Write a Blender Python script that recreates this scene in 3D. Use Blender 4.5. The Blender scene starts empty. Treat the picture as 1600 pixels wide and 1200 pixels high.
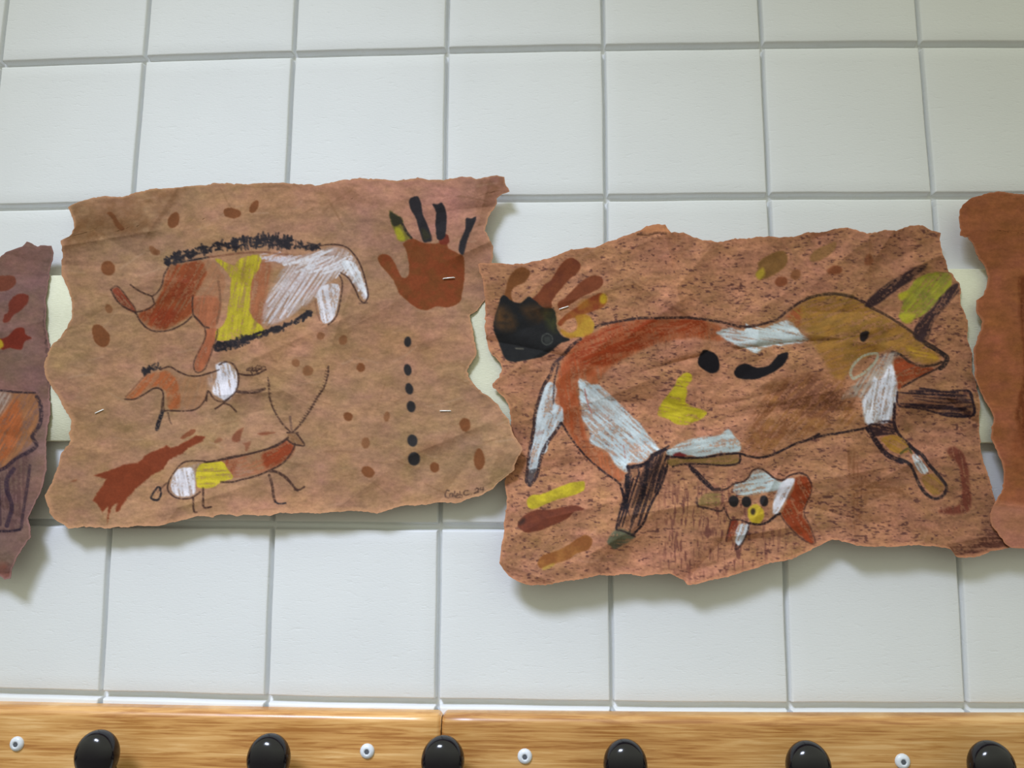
import bpy, math, random
import numpy as np

sc = bpy.context.scene
C = sc.collection
rng = np.random.RandomState(7)
random.seed(7)

# ------------------------------------------------------------------ camera
# world: X right along the wall, Z up, wall face at y = 0, the room is on the -Y side
F_PX = 1180.0
CAM = np.array([0.7321, -0.911, -0.555])
AX, AY, AZ = -0.1274, 0.0397, -0.0021        # small pitch / yaw / roll


def _rot(a, b, c):
    ca, sa = math.cos(a), math.sin(a)
    cb, sb = math.cos(b), math.sin(b)
    cc, s2 = math.cos(c), math.sin(c)
    Rx = np.array([[1, 0, 0], [0, ca, -sa], [0, sa, ca]])
    Ry = np.array([[cb, 0, sb], [0, 1, 0], [-sb, 0, cb]])
    Rz = np.array([[cc, -s2, 0], [s2, cc, 0], [0, 0, 1]])
    return Rz @ Ry @ Rx


ROT = _rot(AX, AY, AZ)                         # (x, -z, y) world -> x right, y down, z forward
BASE = np.array([[1, 0, 0], [0, 0, -1], [0, 1, 0]], float)
W2C = ROT @ BASE
C2W = W2C.T
cam_d = bpy.data.cameras.new('camera')
cam = bpy.data.objects.new('camera', cam_d)
C.objects.link(cam)
cam_d.sensor_width = 36.0
cam_d.lens = 36.0 * F_PX / 1600.0
cam_d.clip_start = 0.02
from mathutils import Matrix, Vector
cx, cy, cz = C2W[:, 0], -C2W[:, 1], -C2W[:, 2]
cam.matrix_world = Matrix([[cx[0], cy[0], cz[0], CAM[0]], [cx[1], cy[1], cz[1], CAM[1]],
                           [cx[2], cy[2], cz[2], CAM[2]], [0, 0, 0, 1]])
sc.camera = cam

# ------------------------------------------------------------------ light
sc.view_settings.view_transform = 'Standard'
sc.view_settings.look = 'None'
sc.view_settings.gamma = 1
sc.view_settings.use_curve_mapping = False
sc.view_settings.exposure = 0.0
world = bpy.data.worlds.new('room_light')
sc.world = world
world.use_nodes = True
bg = world.node_tree.nodes['Background']
# the rest of the room: pale ceiling above, darker floor below
_n, _l = world.node_tree.nodes, world.node_tree.links
_tc, _sep, _rp = _n.new('ShaderNodeTexCoord'), _n.new('ShaderNodeSeparateXYZ'), _n.new('ShaderNodeValToRGB')
_mr = _n.new('ShaderNodeMapRange')
_mr.inputs[1].default_value, _mr.inputs[2].default_value = -1, 1
_l.new(_tc.outputs['Generated'], _sep.inputs[0])
_l.new(_sep.outputs[2], _mr.inputs[0])
_l.new(_mr.outputs[0], _rp.inputs[0])
_rp.color_ramp.elements[0].position, _rp.color_ramp.elements[0].color = 0.35, (0.16, 0.145, 0.11, 1)
_rp.color_ramp.elements[1].position, _rp.color_ramp.elements[1].color = 0.72, (0.58, 0.60, 0.46, 1)
_l.new(_rp.outputs[0], bg.inputs[0])
bg.inputs[1].default_value = 1.36


def area(name, loc, target, sx, sy, power, color, spread=180):
    L = bpy.data.lights.new(name, 'AREA')
    L.shape = 'RECTANGLE'
    L.size, L.size_y, L.energy, L.color = sx, sy, power, color
    L.spread = math.radians(spread)
    o = bpy.data.objects.new(name, L)
    C.objects.link(o)
    o.location = loc
    d = Vector(target) - Vector(loc)
    o.rotation_euler = d.to_track_quat('-Z', 'Y').to_euler()
    return o


area('ceiling_lamp', (-0.20, -2.0, 1.40), (0.62, 0, -1.03), 0.80, 0.50, 5.7, (0.80, 0.88, 1.12), 47)


# ------------------------------------------------------------------ helpers
def unproj(px, py, h=0.0):
    """photo pixel -> point on the plane y = -h (h metres out from the wall)"""
    px = np.asarray(px, float)
    py = np.asarray(py, float)
    h = np.asarray(h, float)
    dx, dy = (px - 800) / F_PX, (py - 600) / F_PX
    d = [C2W[i, 0] * dx + C2W[i, 1] * dy + C2W[i, 2] for i in range(3)]
    t = (-h - CAM[1]) / d[1]
    return np.stack([CAM[0] + t * d[0], CAM[1] + t * d[1], CAM[2] + t * d[2]], -1)


K1 = -0.0300


def grid_px(col, row):
    """where the block joint (col,row) sits in the photo, with the blocks' slight bow"""
    X, Z = col * 0.2032, -row * 0.2032
    p = np.stack([X - CAM[0], 0 * X - CAM[1], Z - CAM[2]], -1) @ W2C.T
    x, y = p[..., 0] / p[..., 2], p[..., 1] / p[..., 2]
    m = 1 + K1 * np.minimum(x * x + y * y, 1.0)
    return 800 + F_PX * x * m, 600 + F_PX * y * m


def mesh_obj(name, V, Fc, mat, parent=None, smooth=False, colors=None):
    me = bpy.data.meshes.new(name)
    V = np.asarray(V, np.float32)
    Fc = np.asarray(Fc, np.int32)
    me.vertices.add(len(V))
    me.vertices.foreach_set('co', V.ravel())
    n, k = Fc.shape
    me.loops.add(n * k)
    me.loops.foreach_set('vertex_index', Fc.ravel())
    me.polygons.add(n)
    me.polygons.foreach_set('loop_start', np.arange(0, n * k, k, dtype=np.int32))
    me.polygons.foreach_set('loop_total', np.full(n, k, np.int32))
    if smooth:
        me.polygons.foreach_set('use_smooth', np.ones(n, bool))
    me.update(calc_edges=True)
    me.validate()
    if colors is not None:
        a = me.color_attributes.new('pigment', 'FLOAT_COLOR', 'POINT')
        cc = np.ones((len(V), 4), np.float32)
        cc[:, :3] = colors
        a.data.foreach_set('color', cc.ravel())
    if mat:
        me.materials.append(mat)
    o = bpy.data.objects.new(name, me)
    C.objects.link(o)
    if parent:
        o.parent = parent
    return o


def grid_faces(nu, nv):
    i = np.arange(nv - 1)[:, None] * nu + np.arange(nu - 1)[None, :]
    return np.stack([i, i + nu, i + nu + 1, i + 1], -1).reshape(-1, 4)   # facing the room (-Y)


def tag(o, label=None, cat=None, group=None, kind=None):
    if label: o['label'] = label
    if cat: o['category'] = cat
    if group: o['group'] = group
    if kind: o['kind'] = kind
    return o


def thing(name, loc, label, cat, group=None):
    o = bpy.data.objects.new(name, None)
    o.empty_display_size = 0.02
    C.objects.link(o)
    o.location = loc
    return tag(o, label, cat, group)


def keep_world(o, root):
    o.parent = root
    o.matrix_parent_inverse = Matrix.Translation(-root.location)


def lin(c):
    c = np.asarray(c, float) / 255.0
    return np.where(c <= 0.04045, c / 12.92, ((c + 0.055) / 1.055) ** 2.4)


GAIN = 0.93


def alb(c):
    return np.clip(lin(c) / GAIN, 0, 0.92)


# ------------------------------------------------------------------ materials
def mat_new(name):
    m = bpy.data.materials.new(name)
    m.use_nodes = True
    nt = m.node_tree
    return m, nt, nt.nodes['Principled BSDF']


def node(nt, kind, **kw):
    n = nt.nodes.new(kind)
    for k, v in kw.items():
        setattr(n, k, v)
    return n


def coords(nt, scale=(1, 1, 1)):
    tc = node(nt, 'ShaderNodeTexCoord')
    mp = node(nt, 'ShaderNodeMapping')
    mp.inputs['Scale'].default_value = scale
    nt.links.new(tc.outputs['Object'], mp.inputs['Vector'])
    return mp.outputs['Vector']


def noise(nt, vec, scale, detail=3, rough=0.5, dist=0.0):
    n = node(nt, 'ShaderNodeTexNoise')
    n.inputs['Scale'].default_value = scale
    n.inputs['Detail'].default_value = detail
    n.inputs['Roughness'].default_value = rough
    n.inputs['Distortion'].default_value = dist
    nt.links.new(vec, n.inputs['Vector'])
    return n.outputs['Fac']


def ramp(nt, fac, stops):
    r = node(nt, 'ShaderNodeValToRGB')
    el = r.color_ramp.elements
    while len(el) < len(stops):
        el.new(0.5)
    for e, (p, c) in zip(el, stops):
        e.position = p
        e.color = (*c, 1)
    nt.links.new(fac, r.inputs['Fac'])
    return r.outputs['Color']


def bump(nt, bsdf, fac, strength, dist):
    b = node(nt, 'ShaderNodeBump')
    b.inputs['Strength'].default_value = strength
    b.inputs['Distance'].default_value = dist
    nt.links.new(fac, b.inputs['Height'])
    nt.links.new(b.outputs['Normal'], bsdf.inputs['Normal'])
    return b


def add(nt, a, b, wa=1.0, wb=1.0):
    m = node(nt, 'ShaderNodeMath', operation='MULTIPLY_ADD')
    nt.links.new(a, m.inputs[0])
    m.inputs[1].default_value = wa
    m2 = node(nt, 'ShaderNodeMath', operation='MULTIPLY')
    nt.links.new(b, m2.inputs[0])
    m2.inputs[1].default_value = wb
    nt.links.new(m2.outputs[0], m.inputs[2])
    return m.outputs[0]


def mat_wall():
    m, nt, b = mat_new('painted_block')
    v = coords(nt)
    col = ramp(nt, noise(nt, v, 7, 3), [(0.3, (0.735, 0.752, 0.760)), (0.7, (0.768, 0.785, 0.79))])
    nt.links.new(col, b.inputs['Base Color'])
    b.inputs['Roughness'].default_value = 0.6
    vs = coords(nt, (1, 1, 3.0))
    pits = ramp(nt, noise(nt, vs, 60, 4, 0.65), [(0.0, (0, 0, 0)), (0.30, (0.15, 0.15, 0.15)), (0.42, (0.8, 0.8, 0.8)), (1, (1, 1, 1))])
    f = add(nt, pits, noise(nt, vs, 230, 2), 0.8, 0.5)
    bump(nt, b, f, 0.26, 0.0013)
    return m


def mat_strip():
    m, nt, b = mat_new('woven_cream_tack_fabric')
    v = coords(nt, (1, 1, 8))
    f = noise(nt, v, 160, 3, 0.6)
    nt.links.new(ramp(nt, f, [(0.3, (0.70, 0.70, 0.53)), (0.7, (0.80, 0.80, 0.63))]), b.inputs['Base Color'])
    b.inputs['Roughness'].default_value = 0.9
    bump(nt, b, f, 0.5, 0.001)
    return m


def mat_pigment(name, rough, fibre=0.35):
    m, nt, b = mat_new(name)
    at = node(nt, 'ShaderNodeVertexColor')
    at.layer_name = 'pigment'
    v = coords(nt)
    f = noise(nt, v, 420, 3, 0.6)
    f2 = noise(nt, v, 90, 3, 0.6)
    r = ramp(nt, add(nt, f, f2, 0.5, 0.5), [(0.3, (0.86, 0.86, 0.86)), (0.7, (1.12, 1.12, 1.12))])
    mx = node(nt, 'ShaderNodeMixRGB', blend_type='MULTIPLY')
    mx.inputs['Fac'].default_value = 1
    nt.links.new(at.outputs['Color'], mx.inputs['Color1'])
    nt.links.new(r, mx.inputs['Color2'])
    nt.links.new(mx.outputs['Color'], b.inputs['Base Color'])
    b.inputs['Roughness'].default_value = rough
    b.inputs['Specular IOR Level'].default_value = 0.08
    bump(nt, b, add(nt, f, f2, 0.4, 1.0), fibre, 0.0016)
    return m


def mat_oak(name, offs, fine, dim=1.0):
    oak = [tuple(np.array(alb(c)) * dim * 1.25) for c in ((152, 100, 50), (180, 131, 74), (194, 148, 90), (210, 170, 116))]
    m, nt, b = mat_new(name)
    tc = node(nt, 'ShaderNodeTexCoord')
    mp = node(nt, 'ShaderNodeMapping')
    mp.inputs['Location'].default_value = offs
    mp.inputs['Scale'].default_value = (1.0, 1.0, 5.5)
    mp.inputs['Rotation'].default_value = (0, 0.02, 0)
    nt.links.new(tc.outputs['Object'], mp.inputs['Vector'])
    v = mp.outputs['Vector']
    big = noise(nt, v, 1.1, 2, 0.45, 0.25)
    # growth rings: a sine of a smooth stretched field gives soft wavy figure
    k = node(nt, 'ShaderNodeMath', operation='MULTIPLY')
    nt.links.new(big, k.inputs[0])
    k.inputs[1].default_value = fine
    s = node(nt, 'ShaderNodeMath', operation='SINE')
    nt.links.new(k.outputs[0], s.inputs[0])
    mp2 = node(nt, 'ShaderNodeMapping')
    mp2.inputs['Scale'].default_value = (1.0, 1.0, 24.0)
    nt.links.new(tc.outputs['Object'], mp2.inputs['Vector'])
    pores = noise(nt, mp2.outputs['Vector'], 13, 5, 0.62, 0.6)
    f = add(nt, s.outputs[0], pores, 0.075, 1.0)
    col = ramp(nt, f, [(0.30, oak[0]), (0.45, oak[1]), (0.57, oak[2]), (0.74, oak[3])])
    nt.links.new(col, b.inputs['Base Color'])
    b.inputs['Roughness'].default_value = 0.33
    b.inputs['Coat Weight'].default_value = 0.35
    b.inputs['Coat Roughness'].default_value = 0.25
    bump(nt, b, f, 0.12, 0.0006)
    return m


def mat_flat(name, col, rough, metal=0.0, coat=0.0):
    m, nt, b = mat_new(name)
    v = coords(nt)
    f = noise(nt, v, 300, 2)
    c = np.array(col)
    nt.links.new(ramp(nt, f, [(0.3, tuple(c * 0.93)), (0.7, tuple(np.minimum(c * 1.05, 1)))]), b.inputs['Base Color'])
    b.inputs['Roughness'].default_value = rough
    b.inputs['Metallic'].default_value = metal
    b.inputs['Coat Weight'].default_value = coat
    return m


M_WALL = mat_wall()
M_STRIP = mat_strip()
M_PAPER = mat_pigment('crumpled_kraft_paper', 0.9)
M_PAINT = mat_pigment('poster_paint_on_paper', 0.72, 0.2)
M_CRAYON = mat_pigment('wax_crayon_on_paper', 0.62, 0.3)
M_OAK_L = mat_oak('varnished_oak_broad_figure', (0.3, 0, 0.15), 60.0)
M_OAK_R = mat_oak('varnished_oak_fine_grain', (5.1, 0, 0.9), 110.0, 0.88)
M_KNOB = mat_flat('glossy_black_enamel', (0.006, 0.005, 0.008), 0.14, 0, 0.0)
M_CAP = mat_flat('white_plastic', (0.72, 0.76, 0.82), 0.35)
M_HOLE = mat_flat('grey_screw_recess', (0.10, 0.11, 0.13), 0.5)
M_STAPLE = mat_flat('bright_staple_wire', (0.97, 0.97, 0.97), 0.3, 0.25)

# ------------------------------------------------------------------ the block wall
T = 0.2032
GD = 0.0110                       # depth of the joint


def cell(GW):
    """half joint, face, half joint: (place along the cell, depth)"""
    prof = [(0.0, -GD), (GW - 0.0022, -GD), (GW - 0.0012, -GD * 0.82), (GW - 0.0003, -0.0012), (GW + 0.0006, -0.0003), (GW + 0.0018, 0.0)]
    ls = [p[0] / T for p in prof]
    lh = [p[1] for p in prof]
    inner = list(np.linspace(ls[-1], 1 - ls[-1], 13)[1:-1])
    return ls + inner + [1 - a for a in reversed(ls[1:])], lh + [0.0] * len(inner) + list(reversed(lh[1:]))


def axis(a, b, GW):
    cell_u, cell_h = cell(GW)
    u, h = [], []
    for k in range(a, b):
        u += [k + x for x in cell_u]
        h += cell_h
    return np.array(u + [b]), np.array(h + [-GD])


U, HU = axis(-6, 13, 0.0033)
Vv, HV = axis(-5, 10, 0.0049)
uu, vv = np.meshgrid(U, Vv)
hh = np.minimum(HU[None, :], HV[:, None])
# joints wander a little, as cut block does
wob = lambda s, k: 0.0014 * np.sin(s * 3.1 + k * 1.7) + 0.0009 * np.sin(s * 9.7 + k * 4.1)
uj = uu + wob(vv, np.round(uu)) * (np.abs(uu - np.round(uu)) < 0.1)
vj = vv + wob(uu, np.round(vv)) * (np.abs(vv - np.round(vv)) < 0.1)
gx, gy = grid_px(uj, vj)
P = unproj(gx, gy, 0.0)
P[..., 1] = -hh
Vw = P.reshape(-1, 3)
wall = mesh_obj('wall_back', Vw, grid_faces(len(U), len(Vv)), M_WALL, smooth=False)
tag(wall, kind='structure', label='white painted block wall scored into square tiles')
print('wall', Vw.min(0), Vw.max(0))

# ------------------------------------------------------------------ tack strip behind the papers
STRIP_H = 0.012
sx = np.arange(-420, 2021, 40.0)
top_y = np.interp(sx, [-400, 80, 740, 1520, 2000], [441, 434, 427, 424, 425])
bot_y = np.interp(sx, [-400, 80, 740, 1520, 2000], [690, 690, 692, 693, 693])
rows = []
for ty, h in ((0.0, 0.0004), (0.0, STRIP_H - 0.0015), (0.006, STRIP_H), (0.25, STRIP_H), (0.5, STRIP_H), (0.75, STRIP_H), (0.994, STRIP_H), (1.0, STRIP_H - 0.0015), (1.0, 0.0004)):
    rows.append(unproj(sx, top_y + (bot_y - top_y) * ty, 0.0) * [1, 0, 1] + [0, -h, 0])
V = np.concatenate(rows)
strip = mesh_obj('tack_strip', V, grid_faces(len(sx), len(rows)), M_STRIP)
tag(strip, 'pale cream fabric tack strip running behind the torn brown papers', 'tack strip')


# ------------------------------------------------------------------ painting tools (pigment, with some shade painted in)
def vnoise(h, w, sx, sy, seed, octaves=2):
    r = np.random.RandomState(seed)
    out = np.zeros((h, w))
    amp, tot = 1.0, 0.0
    for o in range(octaves):
        gw, gh = int(w / sx) + 3, int(h / sy) + 3
        g = r.rand(gh, gw)
        xs, ys = np.arange(w) / sx, np.arange(h) / sy
        xi, yi = xs.astype(int), ys.astype(int)
        fx, fy = xs - xi, ys - yi
        fx, fy = fx * fx * (3 - 2 * fx), fy * fy * (3 - 2 * fy)
        a = g[yi][:, xi]
        b = g[yi][:, xi + 1]
        c = g[yi + 1][:, xi]
        d = g[yi + 1][:, xi + 1]
        out += amp * ((a * (1 - fx) + b * fx) * (1 - fy)[:, None] + (c * (1 - fx) + d * fx) * fy[:, None])
        tot += amp
        amp *= 0.55
        sx, sy = max(sx / 2, 1.01), max(sy / 2, 1.01)
    return out / tot


def smooth_pts(pts, closed, n=5):
    p = np.asarray(pts, float)
    if len(p) < 3:
        return p
    out = []
    m = len(p)
    rngk = range(m) if closed else range(m - 1)
    for i in rngk:
        if closed:
            a, b, c, d = p[(i - 1) % m], p[i], p[(i + 1) % m], p[(i + 2) % m]
        else:
            a, b, c, d = p[max(i - 1, 0)], p[i], p[i + 1], p[min(i + 2, m - 1)]
        for t in np.arange(n) / n:
            out.append(0.5 * ((2 * b) + (-a + c) * t + (2 * a - 5 * b + 4 * c - d) * t * t + (-a + 3 * b - 3 * c + d) * t ** 3))
    if not closed:
        out.append(p[-1])
    return np.array(out)


class Canvas:
    def __init__(self, x0, y0, x1, y1, seed):
        self.x0, self.y0, self.w, self.h = x0, y0, x1 - x0, y1 - y0
        self.rgb = np.zeros((self.h, self.w, 3))
        self.id = np.zeros((self.h, self.w), int)
        self.cur = 0
        self.names = {0: ('sheet', None, M_PAPER)}
        self.seed = seed
        self.grain = vnoise(self.h, self.w, 2.6, 2.2, seed + 1, 2)
        self.blot = vnoise(self.h, self.w, 14, 11, seed + 2, 3)
        self.dirs = {}

    def part(self, name, label, mat):
        k = len(self.names)
        self.names[k] = (name, label, mat)
        self.cur = k
        return k

    def directional(self, ang):
        key = int(round(ang / 10.0)) * 10
        if key not in self.dirs:
            n = int(math.hypot(self.w, self.h)) + 8
            src = vnoise(n, n, 26, 2.8, self.seed + 1050 + key, 2)
            a = math.radians(key)
            yy, xx = np.mgrid[0:self.h, 0:self.w]
            dx, dy = xx - self.w / 2, yy - self.h / 2
            u = (dx * math.cos(a) + dy * math.sin(a) + n / 2).astype(int).clip(0, n - 1)
            v = (-dx * math.sin(a) + dy * math.cos(a) + n / 2).astype(int).clip(0, n - 1)
            self.dirs[key] = src[v, u]
        return self.dirs[key]

    def blend(self, sl, a, color, mark=True, thr=0.35):
        if isinstance(color, tuple):
            color = np.array(color, float)
        self.rgb[sl] = self.rgb[sl] * (1 - a[..., None]) + color * a[..., None]
        if mark and self.cur:
            self.id[sl][a > thr] = self.cur

    def _sdf(self, P, closed, pad):
        x0 = max(int(P[:, 0].min() - pad) - self.x0, 0)
        x1 = min(int(P[:, 0].max() + pad) + 2 - self.x0, self.w)
        y0 = max(int(P[:, 1].min() - pad) - self.y0, 0)
        y1 = min(int(P[:, 1].max() + pad) + 2 - self.y0, self.h)
        if x1 <= x0 or y1 <= y0:
            return None
        yy, xx = np.mgrid[y0:y1, x0:x1].astype(float)
        xx += self.x0
        yy += self.y0
        d2 = np.full(xx.shape, 1e9)
        ins = np.zeros(xx.shape, bool)
        tt = np.zeros(xx.shape)
        m = len(P)
        segs = m if closed else m - 1
        for i in range(segs):
            a, b = P[i], P[(i + 1) % m]
            e = b - a
            L = max(e @ e, 1e-9)
            t = (((xx - a[0]) * e[0] + (yy - a[1]) * e[1]) / L).clip(0, 1)
            q = (xx - a[0] - t * e[0]) ** 2 + (yy - a[1] - t * e[1]) ** 2
            better = q < d2
            d2 = np.where(better, q, d2)
            tt = np.where(better, (i + t) / segs, tt)
            if closed and (a[1] > b[1]) != (b[1] > a[1]) or closed and a[1] != b[1]:
                cond = ((a[1] > yy) != (b[1] > yy)) & (xx < (b[0] - a[0]) * (yy - a[1]) / (b[1] - a[1]) + a[0])
                ins ^= cond
        d = np.sqrt(d2)
        if closed:
            d = np.where(ins, -d, d)
        return (slice(y0, y1), slice(x0, x1)), d, tt

    def fill(self, pts, color, alpha=1.0, kind='paint', ang=0, soft=1.2, rag=1.5, cover=0.5, sm=True, mark=True, color2=None):
        P = smooth_pts(pts, True, 4) if sm else np.asarray(pts, float)
        r = self._sdf(P, True, rag + soft + 2)
        if r is None:
            return
        sl, d, _ = r
        d = d + (self.blot[sl] - 0.5) * 2 * rag + (self.grain[sl] - 0.5) * rag * 0.9
        a = np.clip(0.5 - d / soft * 0.7, 0, 1)
        if kind == 'crayon':
            g = 0.45 * self.grain[sl] + 0.75 * self.directional(ang)[sl]
            a = a * np.clip((g - (0.66 - cover * 0.32)) * 5.5, 0.05 + cover * 0.42, 1.0)
        elif kind == 'wash':
            a = a * np.clip(0.6 + (self.blot[sl] - 0.5) * 1.4, 0, 1)
        a = a * alpha
        c = np.array(color, float)
        if kind == 'crayon' and color[0] > 1.9 * color[1]:
            c = c * 0.88          # dense rust wax
        if color2 is not None:
            t = np.clip((self.blot[sl] - 0.35) * 3.0, 0, 1)[..., None]
            c = c * (1 - t) + np.array(color2, float) * t
        else:
            c = c * (1 + (self.blot[sl] - 0.5)[..., None] * 0.14)
        if kind == 'crayon':
            c = c * (1 + (self.directional(ang)[sl] - 0.5)[..., None] * 0.34)
        else:
            c = c * (1 + (self.grain[sl] - 0.5)[..., None] * 0.10)
        self.blend(sl, a, c, mark)

    def line(self, pts, width=2.4, color=(52, 40, 40), alpha=0.85, rough=0.35, taper=0.0, sm=True, mark=True, wob=0.25, soft=1.0):
        P = smooth_pts(pts, False, 5) if sm else np.asarray(pts, float)
        r = self._sdf(P, False, width + 3)
        if r is None:
            return
        sl, d, t = r
        wv = (width * 0.56 + 0.15) * (1 + (self.blot[sl] - 0.5) * 2 * wob)
        if taper:
            wv = wv * (1 - taper * np.abs(2 * t - 1) ** 2)
        a = np.clip((wv - d) / soft + 0.5, 0, 1)
        a = a * np.clip(1 - rough * 1.7 * np.clip((self.grain[sl] - 0.5) * 3.5, 0, 1), 0.2, 1) * min(1.0, alpha * 1.12)
        self.blend(sl, a, tuple(color), mark, 0.3)

    def scribble(self, path, thick, n, width, color, alpha=0.85, seed=0, lean=0.3, seg=10):
        r = np.random.RandomState(seed)
        P = smooth_pts(path, False, 8)
        for k in range(n):
            i = r.randint(0, len(P) - 1)
            t = P[min(i + 1, len(P) - 1)] - P[max(i - 1, 0)]
            t = t / max(np.linalg.norm(t), 1e-6)
            nn = np.array([-t[1], t[0]])
            c = P[i] + nn * r.uniform(-thick / 2, thick / 2)
            if r.rand() < lean:
                dv = nn * r.uniform(thick * .3, thick * .7) + t * r.uniform(-2, 2)
            else:
                dv = t * seg * r.uniform(0.5, 1) + nn * r.uniform(-1, 1) * 3
            m = c + np.array([r.uniform(-2, 2), r.uniform(-2, 2)])
            self.line([c - dv / 2, m, c + dv / 2], width * r.uniform(0.7, 1.2), color, alpha * r.uniform(.6, 1), sm=True)

    def hatch(self, poly, ang, n, width, color, alpha, seed, spread=8, lenf=(0.6, 1.0)):
        """separate hand strokes across a region, at an angle"""
        r = np.random.RandomState(seed)
        P = np.asarray(poly, float)
        a = math.radians(ang)
        d = np.array([math.cos(a), math.sin(a)])
        nn = np.array([-d[1], d[0]])
        s = P @ nn
        for k in range(n):
            q = s.min() + (s.max() - s.min()) * (k + r.uniform(0.1, 0.9)) / n
            hits = []
            for i in range(len(P)):
                A, B = P[i], P[(i + 1) % len(P)]
                sa, sb = A @ nn - q, B @ nn - q
                if (sa > 0) != (sb > 0):
                    X = A + (B - A) * (sa / (sa - sb))
                    hits.append(X @ d)
            hits.sort()
            for i in range(0, len(hits) - 1, 2):
                L = hits[i + 1] - hits[i]
                f = r.uniform(*lenf)
                o = r.uniform(0, 1 - f) * L
                st = hits[i] + o
                en = st + f * L
                mid = (st + en) / 2
                self.line([d * st + nn * (q + r.uniform(-2, 2)), d * mid + nn * (q + r.uniform(-2, 2)), d * en + nn * (q + r.uniform(-2, 2))],
                          width * r.uniform(.7, 1.3), color, alpha * r.uniform(.6, 1), taper=0.3)

    def dot(self, x, y, rx, ry, color, ang=0, alpha=0.95, rag=0.6, pointy=0.0, mark=True, soft=1.2):
        t = np.linspace(0, 2 * math.pi, 14, endpoint=False)
        px, py = rx * np.cos(t), ry * np.sin(t)
        py = np.where(py < 0, py * (1 + pointy), py)
        px = np.where(py < 0, px * (1 - 0.4 * pointy * (-np.sin(t)).clip(0, 1)), px)
        a = math.radians(ang)
        self.fill(np.stack([x + px * math.cos(a) - py * math.sin(a), y + px * math.sin(a) + py * math.cos(a)], 1), color, alpha, rag=rag, mark=mark, soft=soft)

    def sample(self, px, py):
        u = (px - self.x0).clip(0, self.w - 1.001)
        v = (py - self.y0).clip(0, self.h - 1.001)
        ui, vi = u.astype(int), v.astype(int)
        fu, fv = (u - ui)[..., None], (v - vi)[..., None]
        ui1, vi1 = np.minimum(ui + 1, self.w - 1), np.minimum(vi + 1, self.h - 1)
        R = self.rgb
        return (R[vi, ui] * (1 - fu) + R[vi, ui1] * fu) * (1 - fv) + (R[vi1, ui] * (1 - fu) + R[vi1, ui1] * fu) * fv

    def sample_id(self, px, py):
        u = np.round(px - self.x0).astype(int).clip(0, self.w - 1)
        v = np.round(py - self.y0).astype(int).clip(0, self.h - 1)
        return self.id[v, u]


def fibre(rgb, seed, tooth=1.0):
    """uneven kraft: pink and ochre clouds, short fibres, fine tooth"""
    h, w = rgb.shape[:2]
    a = vnoise(h, w, 34, 24, seed, 4)[..., None] - .5
    b = vnoise(h, w, 4.5, 2.6, seed + 1, 2)[..., None] - .5
    c = vnoise(h, w, 16, 5, seed + 2, 3)[..., None] - .5
    d = vnoise(h, w, 70, 60, seed + 3, 4)[..., None] - .5
    return rgb * (1 + 0.13 * tooth * b + 0.14 * tooth * c + 0.16 * d) + a * np.array([14.0, 2.0, 19.0])


def Z(x0, y0, s):
    """reader for points noted as offsets on an enlarged detail"""
    return lambda *p: [(x0 + a * s, y0 + b * s) for a, b in zip(p[0::2], p[1::2])]


# ------------------------------------------------------------------ a torn sheet as a Coons patch
def resample(pts, n, jit, r):
    P = np.asarray(pts, float)
    L = np.r_[0, np.cumsum(np.hypot(*np.diff(P, axis=0).T))]
    s = np.linspace(0, L[-1], n)
    Q = np.stack([np.interp(s, L, P[:, 0]), np.interp(s, L, P[:, 1])], 1)
    # fibres of the tear: small ragged offsets that die out at the corners
    k = np.arange(n)
    nz = np.zeros((n, 2))
    for step, amp in ((9, 1.0), (3, 0.6)):
        m = n // step + 3
        g = r.normal(0, amp, (m, 2))
        for c in range(2):
            nz[:, c] += np.interp(k / step, np.arange(m), g[:, c])
    wdw = np.minimum(1, np.minimum(k, n - 1 - k) / 12.0)[:, None]
    return Q + nz * jit * wdw


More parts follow.
